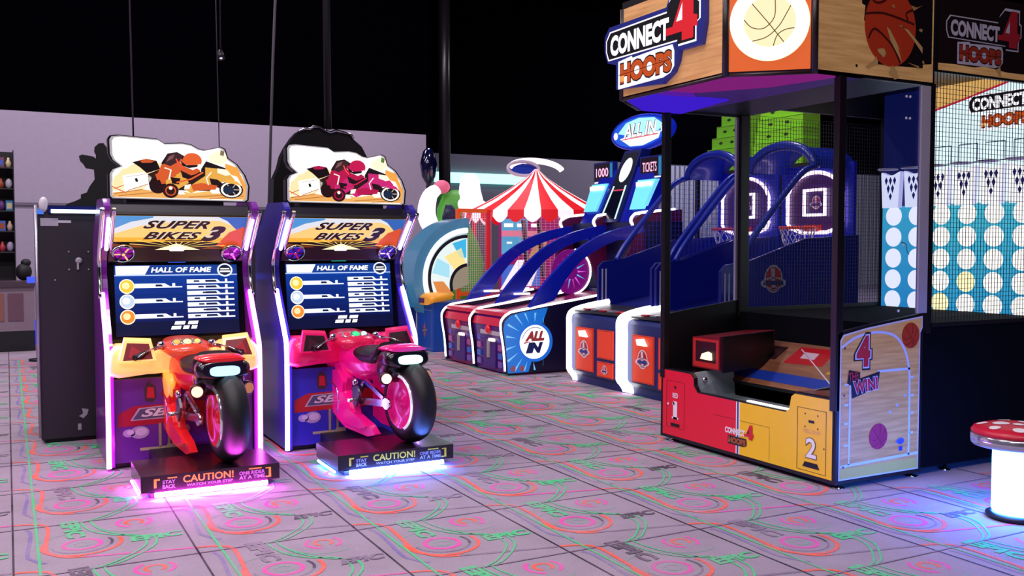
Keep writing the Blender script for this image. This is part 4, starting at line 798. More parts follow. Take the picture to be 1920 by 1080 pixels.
# ------------------------------------------------------------------ two-lane ball arch machine with the oval sign
def ramp_machine():
    root = thing('ball_arch_machine', 'two-lane ball game with blue arches, oval sign on a tower and white lit edges', 'arcade machine', (5.2, 9.92, 0))
    L = .87; BLU = mat('#0a1a9c', .3, 0, .10, '#0818d0', .05, .3); PUR = mat('#2a1658', .35); RED = mat('#c01838', .35, 0, .25, '#d01840', 0)
    ledw = neon((1, .92, 1), 3.6)
    edge = smooth_path([(0, .02), (-.02, .30), (-.06, .56), (-.045, .66), (.04, .73), (.2, .765), (1.22, .905), (1.75, .99)], 6)
    for i in range(3):
        y0 = i * L - (.02 if i else 0); mb = MB()
        mb.prism([(x, y0, z) for x, z in edge] + [(1.75, y0, .02)], (0, .04, 0), mat('#140c34', .35))
        if i == 0:
            s = Sheet(mb, (0, 0, 0), (1, 0, 0), (0, 0, 1))
            s.poly([(.02, .03), (0, .30), (-.04, .56), (-.02, .65), (.05, .715), (.2, .75), (.57, .80), (.50, .62), (.40, .30), (.30, .03)], mat('#1478d8', .35, 0, .35, '#1880e8', 0), 1)
            for k in range(16):
                t = math.radians(20 + k * 21); s.poly([(.36 + .22 * math.cos(t), .39 + .24 * math.sin(t)), (min(.5, max(-.0, .36 + .40 * math.cos(t))), min(.74, max(.05, .39 + .42 * math.sin(t)))), (min(.5, max(.0, .36 + .40 * math.cos(t + .07))), min(.74, max(.05, .39 + .42 * math.sin(t + .07))))], mat('#7ac8ff', .4, 0, .5, '#80d0ff', 0), 2)
            for a_, b_ in ((.09, .08), (.21, .08)): s.circ((a_, b_), .035, mat('#c06880', .4), 3, 16)
            s.circ((.40, .385), .235, mat('#1a6ad0', .35, 0, .5, '#2070e0', 0), 3, 40); s.circ((.385, .39), .205, mat('#f4f2fa', .35, 0, .8, '#ffffff', 0), 4, 40)
            s.text('ALL', (.25, .40, .52, .52), mat('#8a1a2c', .4), 5, .07, .3); s.text('ALL', (.252, .405, .518, .515), mat('#d84a48', .4), 6, .04, .3)
            s.text('IN', (.26, .255, .50, .385), mat('#1a2a70', .4), 5, .08, .3); s.stroke(arc((.385, .39), .175, 60, 165, 14), .008, mat('#8a8aa8', .4), 5); s.poly([(.23, .37), (.36, .40), (.24, .39)], mat('#d84a48', .4), 6)
        sd = mb.build('side_panel', root)
        mb = MB(); mb.tube([(x, y0 + .02, z + .008) for x, z in edge[1:-5]], .018, ledw, 8); mb.build('led_tube', sd)
    for i in range(2):
        y0 = i * L + .04; y1 = (i + 1) * L - .02; lane_red = i == 1
        mb = MB(); fr = mat('#3a1a64', .35, 0, .12, '#8020a0' if not lane_red else '#c02060', .0)
        prof = [(.04, .02), (.02, .32), (-.02, .56), (.0, .66), (.06, .71), (.30, .74), (.34, .02)]
        mb.prism([(x, y0, z) for x, z in prof], (0, y1 - y0, 0), fr)
        s = Sheet(mb, (-.02, y1, 0), (0, -1, 0), (0, 0, 1)); w = y1 - y0
        mb.prism([(-.03, y0, .58), (-.03, y1, .58), (.0, y1, .67), (.0, y0, .67)], (.03, 0, 0), RED); mb.box(.0, .3, y0, y1, .70, .745, RED)
        mb.box(-.012, .02, y0 + w * .12, y0 + w * .78, .46, .585, mat('#c8bcc8', .35)); mb.box(.02, .14, y0 + w * .34, y0 + w * .56, .742, .75, mat('#f0e8f0', .4))
        mb.box(-.0, .03, y0 + w * .30, y0 + w * .70, .06, .45, mat('#4a2480', .4))
        for a_ in (.10, .80):
            for kk in range(4): mb.box(.0, .025, y0 + w * a_, y0 + w * (a_ + .12), .08 + kk * .1, .15 + kk * .1, mat(('#7a5ab8', '#3a6ad0', '#b05aa0', '#5a4ac8')[kk], .4))
        fc = mb.build('lane_front', root)
        mb = MB(); mb.lathe((-.03, y0 + w * .45, .53), (-1, 0, 0), [(.05, 0), (.05, .02), (.03, .035), (.001, .04)], mat('#d81c34', .3, 0, .3, '#e02030', 0), 18); mb.build('launch_button', fc)
        mb = MB(); mb.box(-.03, .0, y0 + w * .30, y0 + w * .46, .385, .42, neon((1, .75, .6), 2.0)); mb.box(-.02, .0, y0 + w * .48, y0 + w * .54, .18, .40, mat('#b0a4a0', .4)); mb.build('card_slot', fc)
        mb = MB(); mb.prism([(.30, y0, .72), (1.75, y0, .95), (1.75, y1, .95), (.30, y1, .72)], (0, 0, -.03), mat('#6a1840', .3, 0, .12, '#b01860', 0)); ln = mb.build('lane', root)
        for x0, x1 in ((.55, .78), (.95, 1.25)): mb = MB(); mb.box(x0, x1, y1 - .03, y1 - .01, .88 + x0 * .06, .905 + x0 * .06, neon((1, .85, .95), 2.6)); mb.build('led_strip', ln)
    up = [(.31, .80), (.44, .98), (.66, 1.22), (1.0, 1.50), (1.4, 1.70), (1.80, 1.80), (1.98, 1.83)]
    lo = [(2.0, 1.72), (1.75, 1.66), (1.4, 1.55), (1.05, 1.36), (.82, 1.12), (.66, .88)]
    for i in range(3):
        y0 = i * L - .0; mb = MB(); mb.prism([(x, y0, z) for x, z in smooth_path(up, 4) + smooth_path(lo, 4)], (0, .06, 0), BLU)
        a_ = mb.build('arch', root, .006)
        mb = MB(); mb.tube([(x, y0 + .03, z) for x, z in smooth_path([(1.84, 1.80), (1.80, 1.86), (1.84, 1.93), (1.95, 1.965), (2.5, 2.02)], 5)], .018, ledw, 8); mb.build('led_tube', a_)
        mb = MB(); mb.prism([(1.84, y0 + .01, 1.80), (1.82, y0 + .01, 1.88), (1.95, y0 + .01, 1.95), (2.6, y0 + .01, 2.02), (2.6, y0 + .01, 1.0), (1.9, y0 + .01, 1.0), (1.72, y0 + .01, 1.40), (1.9, y0 + .01, 1.7)], (0, .04, 0), mat('#4a1238', .35, 0, .10, '#801050', 0)); mb.build('back_wall', root)
    # magenta target discs inside the lanes
    for i in (1,):
        y = i * L - .012; mb = MB(); mb.lathe((1.42, y, 1.20), (0, -1, 0), [(.30, -.01), (.30, .01)], mat('#5a1050', .35, 0, .35, '#a010a0', 0), 40)
        s = Sheet(mb, (1.42, y - .012, 1.20), (1, 0, 0), (0, 0, 1))
        for k in range(14):
            t = 2 * PI * k / 14; s.poly([(.24 * math.cos(t), .24 * math.sin(t)), (.10 * math.cos(t + .12), .10 * math.sin(t + .12)), (.10 * math.cos(t - .12), .10 * math.sin(t - .12))], lit(('#e060e8', '#60b8ff', '#c040a0')[k % 3], .9), 1)
        td = mb.build('target_disc', root); mb = MB(); mb.tube([(1.42 + .30 * math.cos(t), y - .02, 1.20 + .30 * math.sin(t)) for t in [math.radians(-80 + k * 8) for k in range(21)]], .012, ledw, 8); mb.build('led_arc', td)
    mb = MB(); mb.box(2.0, 2.6, 0, 2 * L, .02, 1.86, mat('#10144c', .4)); mb.box(1.7, 2.0, 0, 2 * L, .02, .98, mat('#10144c', .4)); mb.box(1.75, 2.0, .06, L, 1.62, 1.66, BLU); mb.box(1.75, 2.0, L + .06, 2 * L, 1.62, 1.66, BLU); mb.build('back_cabinet', root)
    # sign tower
    yc = .80; mb = MB(); mb.prism([(1.95, yc - .24, 1.86), (1.95, yc + .24, 1.86), (2.38, yc + .20, 2.85), (2.38, yc - .20, 2.85)], (.16, 0, 0), mat('#0c1450', .35, 0, .06, '#1030c0', 0))
    mb.prism([(2.0, yc - .75, 1.86), (2.0, yc - .24, 1.86), (2.3, yc - .22, 2.6), (2.3, yc - .62, 2.6)], (.2, 0, 0), BLU); mb.prism([(2.0, yc + .75, 1.86), (2.0, yc + .24, 1.86), (2.3, yc + .22, 2.6), (2.3, yc + .62, 2.6)], (.2, 0, 0), BLU)
    tw = mb.build('sign_tower', root)
    sl = V(.43, 0, .99); mb = MB(); s = Sheet(mb, V(1.948, yc, 1.86), (0, -1, 0), sl)
    s.poly([(-.20, .04), (.20, .04), (.16, .96), (-.16, .96)], mat('#1a1e30', .3), 1); s.circ((0, .72), .12, lit('#f0fff8', 1.1), 2, 28, .17); s.poly([(-.13, .05), (.13, .05), (.12, .42), (-.12, .42)], mat('#0a0c24', .2), 2); s.stroke([(-.12, .44), (.12, .44)], .015, lit('#e04060', 1), 3)
    for sx in (-1, 1): s.stroke([(sx * .175, .04), (sx * .14, .5)], .035, lit('#c8fff4', 1.2), 3)
    mb.build('tower_face', tw)
    for sx, txt in ((1, '1000'), (-1, 'TICKETS')):
        yy = yc + sx * .56; mb = MB(); mb.box(2.26, 2.34, yy - .24, yy + .24, 2.43, 2.72, mat('#101860', .3, 0, .1, '#2040d0', 0))
        s = Sheet(mb, (2.26, yy + .24, 2.43), (0, -1, 0), (0, 0, 1)); s.rect(.02, .03, .40, .27, mat('#1c0818', .3), 1); s.text(txt, (.06, .085, .37, .21), lit('#ffb8d8', 1.3), 2, .01); s.rect(.41, .03, .47, .27, lit('#2888c0', .7), 1); s.rect(.02, .0, .46, .02, lit('#f0f0ff', 1.1), 2)
        mb.prism([(2.20, yy - .20, 2.41), (2.20, yy + .20, 2.41), (2.03, yy + .15, 2.02), (2.03, yy - .15, 2.02)], (.06, 0, 0), mat('#58b8e8', .35, 0, .9, '#70d0ff', 0)); mb.box(2.14, 2.2, yy - .16, yy + .16, 2.32, 2.38, lit('#ffffff', 1.3))
        mb.build('score_display', tw)
    mb = MB(); c = V(2.52, yc, 3.10); mb.lathe(c, (-1, 0, 0), [(.70, -.05), (.70, .03), (.66, .05)], mat('#10208c', .3, 0, .5, '#1430d8', 0), 56)
    ov = mb
    for i_, v_ in enumerate(ov.v): ov.v[i_] = (v_[0], v_[1], c.z + (v_[2] - c.z) * .345)
    s = Sheet(mb, c + V(-.052, 0, 0), (0, -1, 0), (0, 0, 1)); s.circ((0, 0), .62, lit('#1c58d8', 1), 1, 48, .205)
    s.poly([(-.50, .02), (-.30, .15), (.0, .19), (.35, .16), (.56, .05), (.45, -.02), (-.1, -.06)], lit('#a8f0ff', 1.1), 2); s.poly([(-.45, -.06), (-.1, -.02), (.5, -.03), (.45, -.12), (.1, -.19), (-.2, -.18)], lit('#e8fbff', 1.2), 2)
    s.text('ALL IN', (-.36, -.06, .42, .13), lit('#701838', .5), 3, .06, .25); s.text('ALL IN', (-.355, -.055, .415, .125), lit('#fff4f4', 1.3), 4, .02, .25)
    s.stroke([(-.40, -.075), (.44, -.065)], .014, lit('#e05060', 1), 4)
    for a_ in (-.55, .55): s.circ((a_, -.01), .05, lit('#ffffff', 1.5), 4, 18)
    mb.build('oval_sign', tw)
ramp_machine()

# ------------------------------------------------------------------ basketball hoop machines
def ball_logo(s, c, r, l, red='#c01828', wh='#e8e4f0', blue='#2a3a90'):
    s.circ(c, r, mat(wh, .4), l, 20, r * 1.15); s.circ(c, r * .85, mat(red, .4), l + 1, 20, r); s.poly([(c[0] - r * .3, c[1] + r * .9), (c[0] + r * .1, c[1] + r * .9), (c[0] + r * .25, c[1] - r * .9), (c[0] - r * .2, c[1] - r * .9)], mat(wh, .4), l + 2)
    s.ring((c[0], c[1] - r * .35), r * 1.1, r * 1.4, mat(wh, .4), l + 2, 0, 360, 22, .35); s.poly([(c[0] - r * .9, c[1] - r * .5), (c[0] + r * .9, c[1] - r * .5), (c[0] + r * .9, c[1] - r * .15), (c[0] - r * .9, c[1] - r * .15)], mat(blue, .4), l + 3)
def hoop_machine(y0, label):
    W = 1.06; root = thing('basketball_hoop_machine', label, 'arcade machine', (5.65, y0, 0), 'basketball hoop machines')
    FB = mat('#14246c', .35, 0, 0, None, .05); PB = mat('#0a1260', .3, 0, .05, '#0820c0', .05, .3); OR = mat('#e8401c', .4, 0, .18, '#f04020', 0); led = neon((1, .97, 1), 4.2)
    mb = MB(); mb.prism([(.06, .06, .0), (.06, .06, .08), (.0, .06, .14), (.0, .06, .74), (.04, .06, .79), (.5, .06, .84), (.5, .06, .0)], (0, W - .10, 0), FB)
    s = Sheet(mb, (0, W - .04, 0), (0, -1, 0), (0, 0, 1))
    mb.box(.5, 2.2, .06, W - .04, 0, .82, FB); fc = mb.build('front_cabinet', root, .006)
    for x0, z0, x1, z1, nm, lg in ((.10, .10, .46, .58, 'coin_door', 1), (.54, .27, .84, .58, 'service_door', 0), (.54, .07, .84, .235, 'prize_door', 2)):
        mb = MB(); mb.box(-.014, .0, W - .04 - x1, W - .04 - x0, z0 + .06, z1 + .06, OR)
        s = Sheet(mb, (-.014, W - .04, .06), (0, -1, 0), (0, 0, 1)); s.stroke([(x0 + .008, z0 + .008), (x1 - .008, z0 + .008), (x1 - .008, z1 - .008), (x0 + .008, z1 - .008)], .006, mat('#8a1c18', .4), 1, True)
        if lg == 1: ball_logo(s, ((x0 + x1) / 2, z0 + .24), .085, 2)
        if lg == 2: ball_logo(s, ((x0 + x1) / 2, (z0 + z1) / 2), .045, 2)
        d = mb.build(nm, root)
        if lg == 1: mb = MB(); mb.prism([(-.014, W - .04 - .36, .54), (-.014, W - .04 - .22, .54), (-.014, W - .04 - .20, .60), (-.014, W - .04 - .30, .61)], (-.03, 0, 0), neon((1, .85, .75), 2.2)); mb.build('card_slot', d)
    mb = MB(); mb.prism([(.02, .06, .80), (.5, .06, .85), (.5, W - .04, .85), (.02, W - .04, .80)], (0, 0, .02), mat('#1a1a24', .4))
    for k in range(5): mb.box(.06, .16, .14 + k * .16, .24 + k * .16, .83, .845, mat(('#c01830', '#8c8ca0')[k % 2], .35))
    mb.build('control_ledge', root)
    # lit front edges
    path = smooth_path([(.50, .90), (.25, .865), (.05, .82), (-.03, .76), (-.035, .60), (-.035, .22), (-.03, .15), (.02, .09), (.05, .04), (.05, .015)], 4)
    for y in (.035, W - .035):
        mb = MB(); mb.tube([(x, y, z) for x, z in path], .032, led, 10); mb.build('led_tube', root)
    # ramp and side panels
    mb = MB(); mb.prism([(.5, .06, .86), (2.1, .06, 1.15), (2.1, W - .06, 1.15), (.5, W - .06, .86)], (0, 0, -.03), mat('#101a6a', .35)); mb.build('ball_ramp', root)
    pts = [(.36, .80), (.36, 1.30), (.42, 1.36), (.72, 1.40), (1.45, 1.62), (2.2, 1.66), (2.2, .80)]
    for y in (0, W - .04):
        mb = MB(); mb.prism([(x, y, z) for x, z in pts], (0, .04, 0), PB); sp_ = mb.build('side_panel', root, .006)
        if y == 0:
            mb = MB(); s = Sheet(mb, (0, -.001, 0), (1, 0, 0), (0, 0, 1)); ball_logo(s, (1.02, 1.22), .12, 1, '#b01830', '#a8a4c0', '#20286c'); mb.build('emblem', sp_)
        mb = MB()
        for dx in (.40, .45): mb.box(dx, dx + .015, y - .006, y, .90, 1.28, mat('#b4b0c4', .35))
        mb.build('edge_trim', sp_)
    # backboard with LED outline
    bx = 2.10; yc = W / 2; zc = 2.0
    mb = MB(); mb.box(bx + .03, bx + .07, .02, W - .02, 1.15, 2.42, mat('#1018a0', .35, 0, .12, '#1020d8', 0)); bd = mb.build('backboard', root)
    shape = [(-.36, 1.74), (-.40, 1.80), (-.40, 2.12)] + [(x, z) for x, z in arc((0, 2.06), .40, 165, 15, 14, .28)] + [(.40, 2.12), (.40, 1.80), (.36, 1.74), (.18, 1.69), (-.18, 1.69)]
    for nm, col, rr, ex in (('led_outline', (1, .70, .90), .020, 3.4),):
        mb = MB(); mb.tube([(bx, yc + y, z) for y, z in shape], rr, neon(col, ex), 8, True)
        sq = [(-.15, 1.88), (.15, 1.88), (.15, 2.15), (-.15, 2.15)]; mb.tube([(bx, yc + y, z) for y, z in sq], .02, neon((1, .8, .95), 3.0), 8, True); mb.build(nm, bd)
    mb = MB(); s = Sheet(mb, (bx + .028, yc, 0), (0, -1, 0), (0, 0, 1)); s.poly(shape, mat('#2a0c50', .4, 0, .12, '#801870', 0), 1); ball_logo(s, (0, 2.015), .065, 3, '#c83060', '#e8d0e8', '#5a3a90'); mb.build('emblem', bd)
    rc = V(bx - .24, yc, 1.74); mb = MB(); mb.tube([rc + V(.19 * math.cos(2 * PI * k / 24), .19 * math.sin(2 * PI * k / 24), 0) for k in range(24)], .014, mat('#d8401c', .4, 0, .3, '#e04020', 0), 8, True); mb.box(bx - .06, bx + .03, yc - .08, yc + .08, 1.70, 1.77, mat('#c02c1c', .4, 0, .15, '#d03020', 0)); rm = mb.build('rim', bd)
    mb = MB(); nm_ = mat('#d8d4e8', .5)
    n = 10; lv = [(.19, 0), (.165, -.10), (.135, -.20), (.12, -.30), (.125, -.40)]
    for k in range(n):
        for sg in (1, -1): mb.tube([rc + V(r * math.cos(2 * PI * (k + sg * .5 * i) / n), r * math.sin(2 * PI * (k + sg * .5 * i) / n), z) for i, (r, z) in enumerate(lv)], .0055, nm_, 5)
    mb.build('net', rm)
    # arched hood and side rails, mesh cage
    mb = MB(); hoodp = [(yc + .47 * math.cos(math.radians(t)), 2.34 + .26 * math.sin(math.radians(t))) for t in range(180, -1, -12)]
    A = [(1.62, y, z) for y, z in hoodp]; b0 = mb.add(A + [(2.2, y, z) for _, y, z in A]); n = len(A)
    for k in range(n - 1): mb.face((b0 + k, b0 + k + 1, b0 + n + k + 1, b0 + n + k), mat('#0c2090', .3, 0, .1, '#1030d0', .03, .3), True)
    mb.tube(A, .05, mat('#0c2490', .35, 0, .05, '#1030d0', .03, .2), 10)
    for y in (.04, W - .04): mb.tube(smooth_path([(1.62, y, 2.36), (1.40, y, 2.26), (1.0, y, 1.86), (.72, y, 1.55), (.60, y, 1.38)], 5), .032, mat('#0c2490', .35, 0, .05, '#1030d0', .03, .2), 10)
    mb.build('hood', root)
    wire = mat('#2838a8', .4, 0, .1, '#2840c0', 0)
    for y in (.02, W - .02):
        mb = MB()
        for k in range(26):
            x = .75 + k * .055; zt = min(2.34, 1.42 + (x - .72) * 1.05); mb.box(x, x + .003, y - .0015, y + .0015, 1.36 + max(0, (x - .72) * .2), zt, wire)
        for k in range(17):
            z = 1.45 + k * .055; xs = max(.75, .72 + (z - 1.42) / 1.05); mb.box(xs, 2.15, y - .0015, y + .0015, z, z + .003, wire)
        mb.build('net_cage', root)
    return root
hoop_machine(8.15, 'blue basketball hoop machine with orange doors, next to the ball arch machine')
hoop_machine(7.05, 'blue basketball hoop machine half hidden behind the red and yellow cabinet')

# ------------------------------------------------------------------ striped tent booth
def tent(cx, cy):
    root = thing('carnival_tent_booth', 'game booth under a red and white striped tent roof with scalloped edge', 'arcade machine', (cx, cy, 0))
    R1 = mat('#e01420', .5, 0, .35, '#f01424', 0); Wt = mat('#f6eef4', .5, 0, .65, '#fff0f6', 0); OR = mat('#e85a24', .4, 0, .25, '#f06020', 0); RP = mat('#d02030', .4, 0, .3, '#e02438', 0)  # stripes given some glow so the cloth looks brighter
    mb = MB(); N = 28; prof = [(.03, 2.86), (.2, 2.70), (.5, 2.50), (.85, 2.30), (1.22, 2.12)]; sub = 3
    rings = [mb.add([(r * math.cos(2 * PI * k / (N * sub)), r * math.sin(2 * PI * k / (N * sub)), z) for k in range(N * sub)]) for r, z in prof]
    M = N * sub
    for i in range(len(prof) - 1):
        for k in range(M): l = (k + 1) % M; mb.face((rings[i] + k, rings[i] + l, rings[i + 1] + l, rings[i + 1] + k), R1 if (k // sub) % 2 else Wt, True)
    for st_ in range(N):
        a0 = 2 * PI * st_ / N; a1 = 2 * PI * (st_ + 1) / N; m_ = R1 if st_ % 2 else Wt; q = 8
        up_ = []; dn = []
        for j in range(q + 1):
            t = j / q; a = a0 + (a1 - a0) * t; up_.append((1.222 * math.cos(a), 1.222 * math.sin(a), 2.125)); dn.append((1.235 * math.cos(a), 1.235 * math.sin(a), 2.02 - .10 * math.sin(PI * t)))
        b0 = mb.add(up_ + dn)
        for j in range(q): mb.face((b0 + j, b0 + j + 1, b0 + q + 2 + j, b0 + q + 1 + j), m_)
    mb.build('tent_roof', root)
    mb = MB()
    for a in (35, 90, 145, 305, 350): mb.tube([(1.08 * math.cos(math.radians(a)), 1.08 * math.sin(math.radians(a)), z) for z in (0, 2.1)], .035, RP, 8)
    mb.build('post', root)
    mb = MB(); mb.lathe((0, 0, 0), (0, 0, 1), [(1.12, 0), (1.12, .72), (1.0, .76)], mat('#8a1450', .4, 0, .1, '#c01870', 0), 24); mb.build('counter', root)
    # round halo sign at the peak
    mb = MB(); ctr = V(0, 0, 2.84)
    ring = [ctr + V(.52 * math.cos(t), .20 * math.sin(t) * .4, .17 * math.sin(t) + .0) for t in [math.radians(a) for a in range(5, 176, 9)]]
    mb.tube(ring, .05, neon((1, .78, .88), 2.2), 10); mb.loft([(ctr + V(-.25, .02, .02), V(.28, 0, 0), V(0, .02, .09), 2), (ctr + V(-.25, .05, .02), V(.28, 0, 0), V(0, .02, .09), 2)], mat('#1a2c90', .4, 0, .2, '#2040c0', 0), 24); mb.tube([ctr + V(-.25 + .30 * math.cos(t), .0, .02 + .12 * math.sin(t)) for t in [2 * PI * k / 28 for k in range(28)]], .03, mat('#d8d0e4', .4), 8, True)
    mb.build('peak_sign', root)
    # wire front with orange frame on the left, playfield inside
    mb = MB(); x0, x1, y = -1.77, -1.24, -.62
    for a, b in (((x0, y, .6), (x0, y, 2.12)), ((x1, y, .6), (x1, y, 2.12)), ((x0, y, 2.10), (x1, y, 2.10)), ((x0, y, .78), (x1, y, .78))): mb.beam(a, b, .06, .06, OR if a[0] == x0 else RP)
    fr = mb.build('side_frame', root)
    mb = MB(); wr = mat('#e8b0c0', .4, 0, .25, '#f0b0c8', 0)
    for k in range(16): mb.box(x0 + .03 + k * .037, x0 + .034 + k * .037, y - .002, y + .002, .8, 2.08, wr)
    for k in range(34): mb.box(x0 + .03, x1 - .03, y - .002, y + .002, .8 + k * .038, .804 + k * .038, wr)
    mb.build('wire_mesh', fr)
    mb = MB(); nx = [(1.05 * math.cos(math.radians(a)), 1.05 * math.sin(math.radians(a))) for a in range(225, 341, 4)]
    for x, y_ in nx: mb.box(x - .002, x + .002, y_ - .002, y_ + .002, .8, 2.04, wr)
    for k in range(28):
        for (xa, ya), (xb, yb) in zip(nx, nx[1:]): mb.beam((xa, ya, .82 + k * .045), (xb, yb, .82 + k * .045), .004, .004, wr)
    mb.build('wire_mesh', root)
    mb = MB(); s = Sheet(mb, (-.75, -.05, .8), (1, 0, 0), (0, 0, 1)); s.rect(0, 0, 1.7, 1.25, mat('#8a2060', .4, 0, .35, '#c02890', 0), 0)
    s.rect(.05, .6, .55, 1.2, mat('#58b0d8', .4, 0, .5, '#60c0f0', 0), 1); s.rect(.05, .9, .9, 1.0, mat('#e890a8', .4, 0, .5, '#f090b0', 0), 2); s.rect(.05, .05, .8, .42, mat('#4a70d0', .4, 0, .5, '#5080f0', 0), 1); s.poly([(.5, .4), (.8, 1.0), (1.0, 1.0), (.8, .4)], mat('#c8a070', .4, 0, .4, '#e0b080', 0), 3)
    for a_ in (.1, .35, .62): s.rect(a_, 1.06, a_ + .17, 1.12, lit('#fff8fc', 1.5), 4); s.rect(a_ + .05, .78, a_ + .15, .81, lit('#fff8fc', 1.3), 4)
    s.poly([(.02, .0), (.35, .5), (.5, .5), (.2, .0)], lit('#f4ecf8', 1.0), 4); s.poly([(.45, .05), (.68, .45), (.8, .45), (.62, .05)], lit('#f4ecf8', 1.0), 4)
    mb.build('playfield', root)
    mb = MB()
    for x in (-.25, .05):
        mb.beam((x, -.12, 1.0), (x - .12, -.18, 1.98), .03, .03, mat('#201a30', .4)); mb.beam((x + .05, -.12, 1.0), (x - .07, -.18, 1.98), .03, .03, mat('#b8b0c8', .4))
    mb.build('rail', root)
    mb = MB(); mb.loft([((-1.62, -.42, 1.95), (.10, 0, 0), (0, .06, 0), 2), ((-1.45, -.42, 1.6), (.13, 0, 0), (0, .09, 0), 2), ((-1.34, -.42, 1.25), (.12, 0, 0), (0, .09, 0), 2), ((-1.42, -.42, .95), (.16, 0, 0), (0, .1, 0), 2), ((-1.55, -.42, .8), (.18, 0, 0), (0, .1, 0), 2)], mat('#4aa83c', .5, 0, .2, '#50c040', 0), 18); mb.build('green_slide', root)
tent(8.08, 14.3)

# ------------------------------------------------------------------ round-arch ticket machine
def arch_machine(x, y):
    root = thing('arch_wheel_machine', 'teal game cabinet with a lit round arch, in front of the striped tent booth', 'arcade machine', (x, y, 0))
    TE = mat('#1468a8', .4, 0, .12, '#1880c8', 0); BL = mat('#1a48a0', .4, 0, .08, '#2050c0', 0)
    mb = MB(); mb.box(0, 1.0, 0, .62, .0, .72, BL); s = Sheet(mb, (0, .62, 0), (0, -1, 0), (0, 0, 1)); s.stroke([(.05, .04), (.57, .04), (.57, .6), (.05, .6)], .012, mat('#7a8ab0', .4), 1, True)
    for k in range(8): t = 2 * PI * k / 8; s.poly([(.31, .3), (.31 + .10 * math.cos(t), .3 + .13 * math.sin(t)), (.31 + .05 * math.cos(t + .4), .3 + .06 * math.sin(t + .4))], mat(('#d8a030', '#c84830')[k % 2], .4), 2)
    mb.build('cabinet', root, .01)
    mb = MB(); mb.loft([((-.06, .31, .74), (0, .34, 0), (.0, 0, .06), 4), ((.02, .31, .78), (0, .36, 0), (0, 0, .075), 4), ((.3, .31, .80), (0, .34, 0), (0, 0, .05), 4)], mat('#e89a28', .4, 0, .3, '#f0a030', 0), 20); mb.box(-.085, -.05, .18, .46, .71, .78, mat('#4a2c70', .4)); mb.build('ticket_tray', root)
    c = V(.74, .62, 1.06); h0, h1 = math.radians(90), math.radians(216)
    AR = lambda r, n=30: [(c.x + r * math.cos(h0 + (h1 - h0) * k / n), c.z + r * math.sin(h0 + (h1 - h0) * k / n)) for k in range(n + 1)]
    def band(mb, r0, r1, ya, yb, m): mb.prism([(x, ya, z) for x, z in AR(r1) + AR(r0)[::-1]], (0, yb - ya, 0), m)
    mb = MB(); band(mb, .74, .90, .34, .9, mat('#4a84a8', .3, 0, .14, '#60a8d0', 0, .3)); mb.build('arch_shell', root)
    mb = MB(); mb.tube([c + V(.72 * math.cos(t), -.27, .72 * math.sin(t)) for t in [math.radians(a) for a in range(92, 216, 6)]], .04, neon((.9, 1, 1), 1.6), 8); mb.build('led_arc', root)
    mb = MB(); band(mb, .01, .74, .40, .80, mat('#c8d8dc', .4, 0, .3, '#d0e8f0', 0))
    s = Sheet(mb, c + V(0, -.223, 0), (1, 0, 0), (0, 0, 1)); s.ring((0, 0), .0, .62, lit('#e8f6f4', .9), 1, 90, 216, 30); s.ring((0, 0), .60, .65, mat('#1a1420', .4), 2, 90, 216, 30)
    s.poly([(-.2, .1), (-.38, .32), (-.1, .45), (-.02, .2)], lit('#f8e090', .95), 2); s.poly([(-.02, .3), (-.02, .59), (-.25, .52), (-.12, .3)], lit('#40b8e8', .9), 2); s.poly([(-.3, .0), (-.58, .08), (-.5, .3), (-.3, .2)], lit('#a8e4f4', .9), 2.3); s.poly([(-.57, -.05), (-.4, -.05), (-.22, -.26), (-.45, -.34)], lit('#e89048', .8), 2); s.ring((.02, -.1), .27, .32, mat('#1a1420', .4), 4, 95, 200, 16); s.ring((.02, -.1), .0, .27, lit('#b8a890', .5), 3, 92, 200, 16)
    mb.build('wheel_face', root)
    mb = MB(); mb.box(-.28, 0.0, .65, 1.0, 0, .62, mat('#102a70', .4)); mb.box(-.3, .0, .63, 1.0, .62, .95, mat('#1878a8', .4, 0, .15, '#2090c0', 0)); mb.box(-.32, -.3, .7, .95, .40, .5, mat('#e0a870', .4, 0, .3, '#f0b078', 0)); mb.build('side_counter', root)
arch_machine(5.43, 12.64)

# figure above the arch machine: green body, round white hands
fg = thing('inflatable_figure', 'green figure with big round white hands standing behind the teal arch', 'display figure', (7.55, 16.0, 0)); fg.scale = (1.06, 1.06, 1.06)
GN = mat('#4a9a34', .5, 0, .12, '#58b840', 0); WT = mat('#f4f0f6', .5, 0, .8, '#fff8ff', 0); PK = mat('#e06a8c', .5, 0, .25, '#f07090', 0)  # emission on the white only brightens the hands, they are no lamps
mb = MB(); mb.loft([((-.20, 0, 0), (.20, 0, 0), (0, .2, 0), 2), ((-.24, 0, .9), (.26, 0, 0), (0, .24, 0), 2), ((-.26, 0, 1.7), (.30, 0, 0), (0, .26, 0), 2), ((-.26, 0, 2.1), (.28, 0, 0), (0, .24, 0), 2), ((-.24, 0, 2.32), (.20, 0, 0), (0, .18, 0), 2), ((-.22, 0, 2.42), (.06, 0, 0), (0, .06, 0), 2)], GN, 24); mb.build('body', fg)
mb = MB(); pth = smooth_path([(-.40, -.1, 1.66), (-.66, -.12, 1.72), (-.80, -.12, 1.98), (-.74, -.12, 2.30), (-.56, -.12, 2.44)], 5); n = len(pth); mb.tube(pth, .13, WT, 14, False, [.09 + .07 * math.sin(PI * min(1, k / n * 1.1)) for k in range(n)]); mb.ball((-.52, -.12, 2.46), (.15, .12, .12), PK, 16, 10); mb.build('hand', fg)
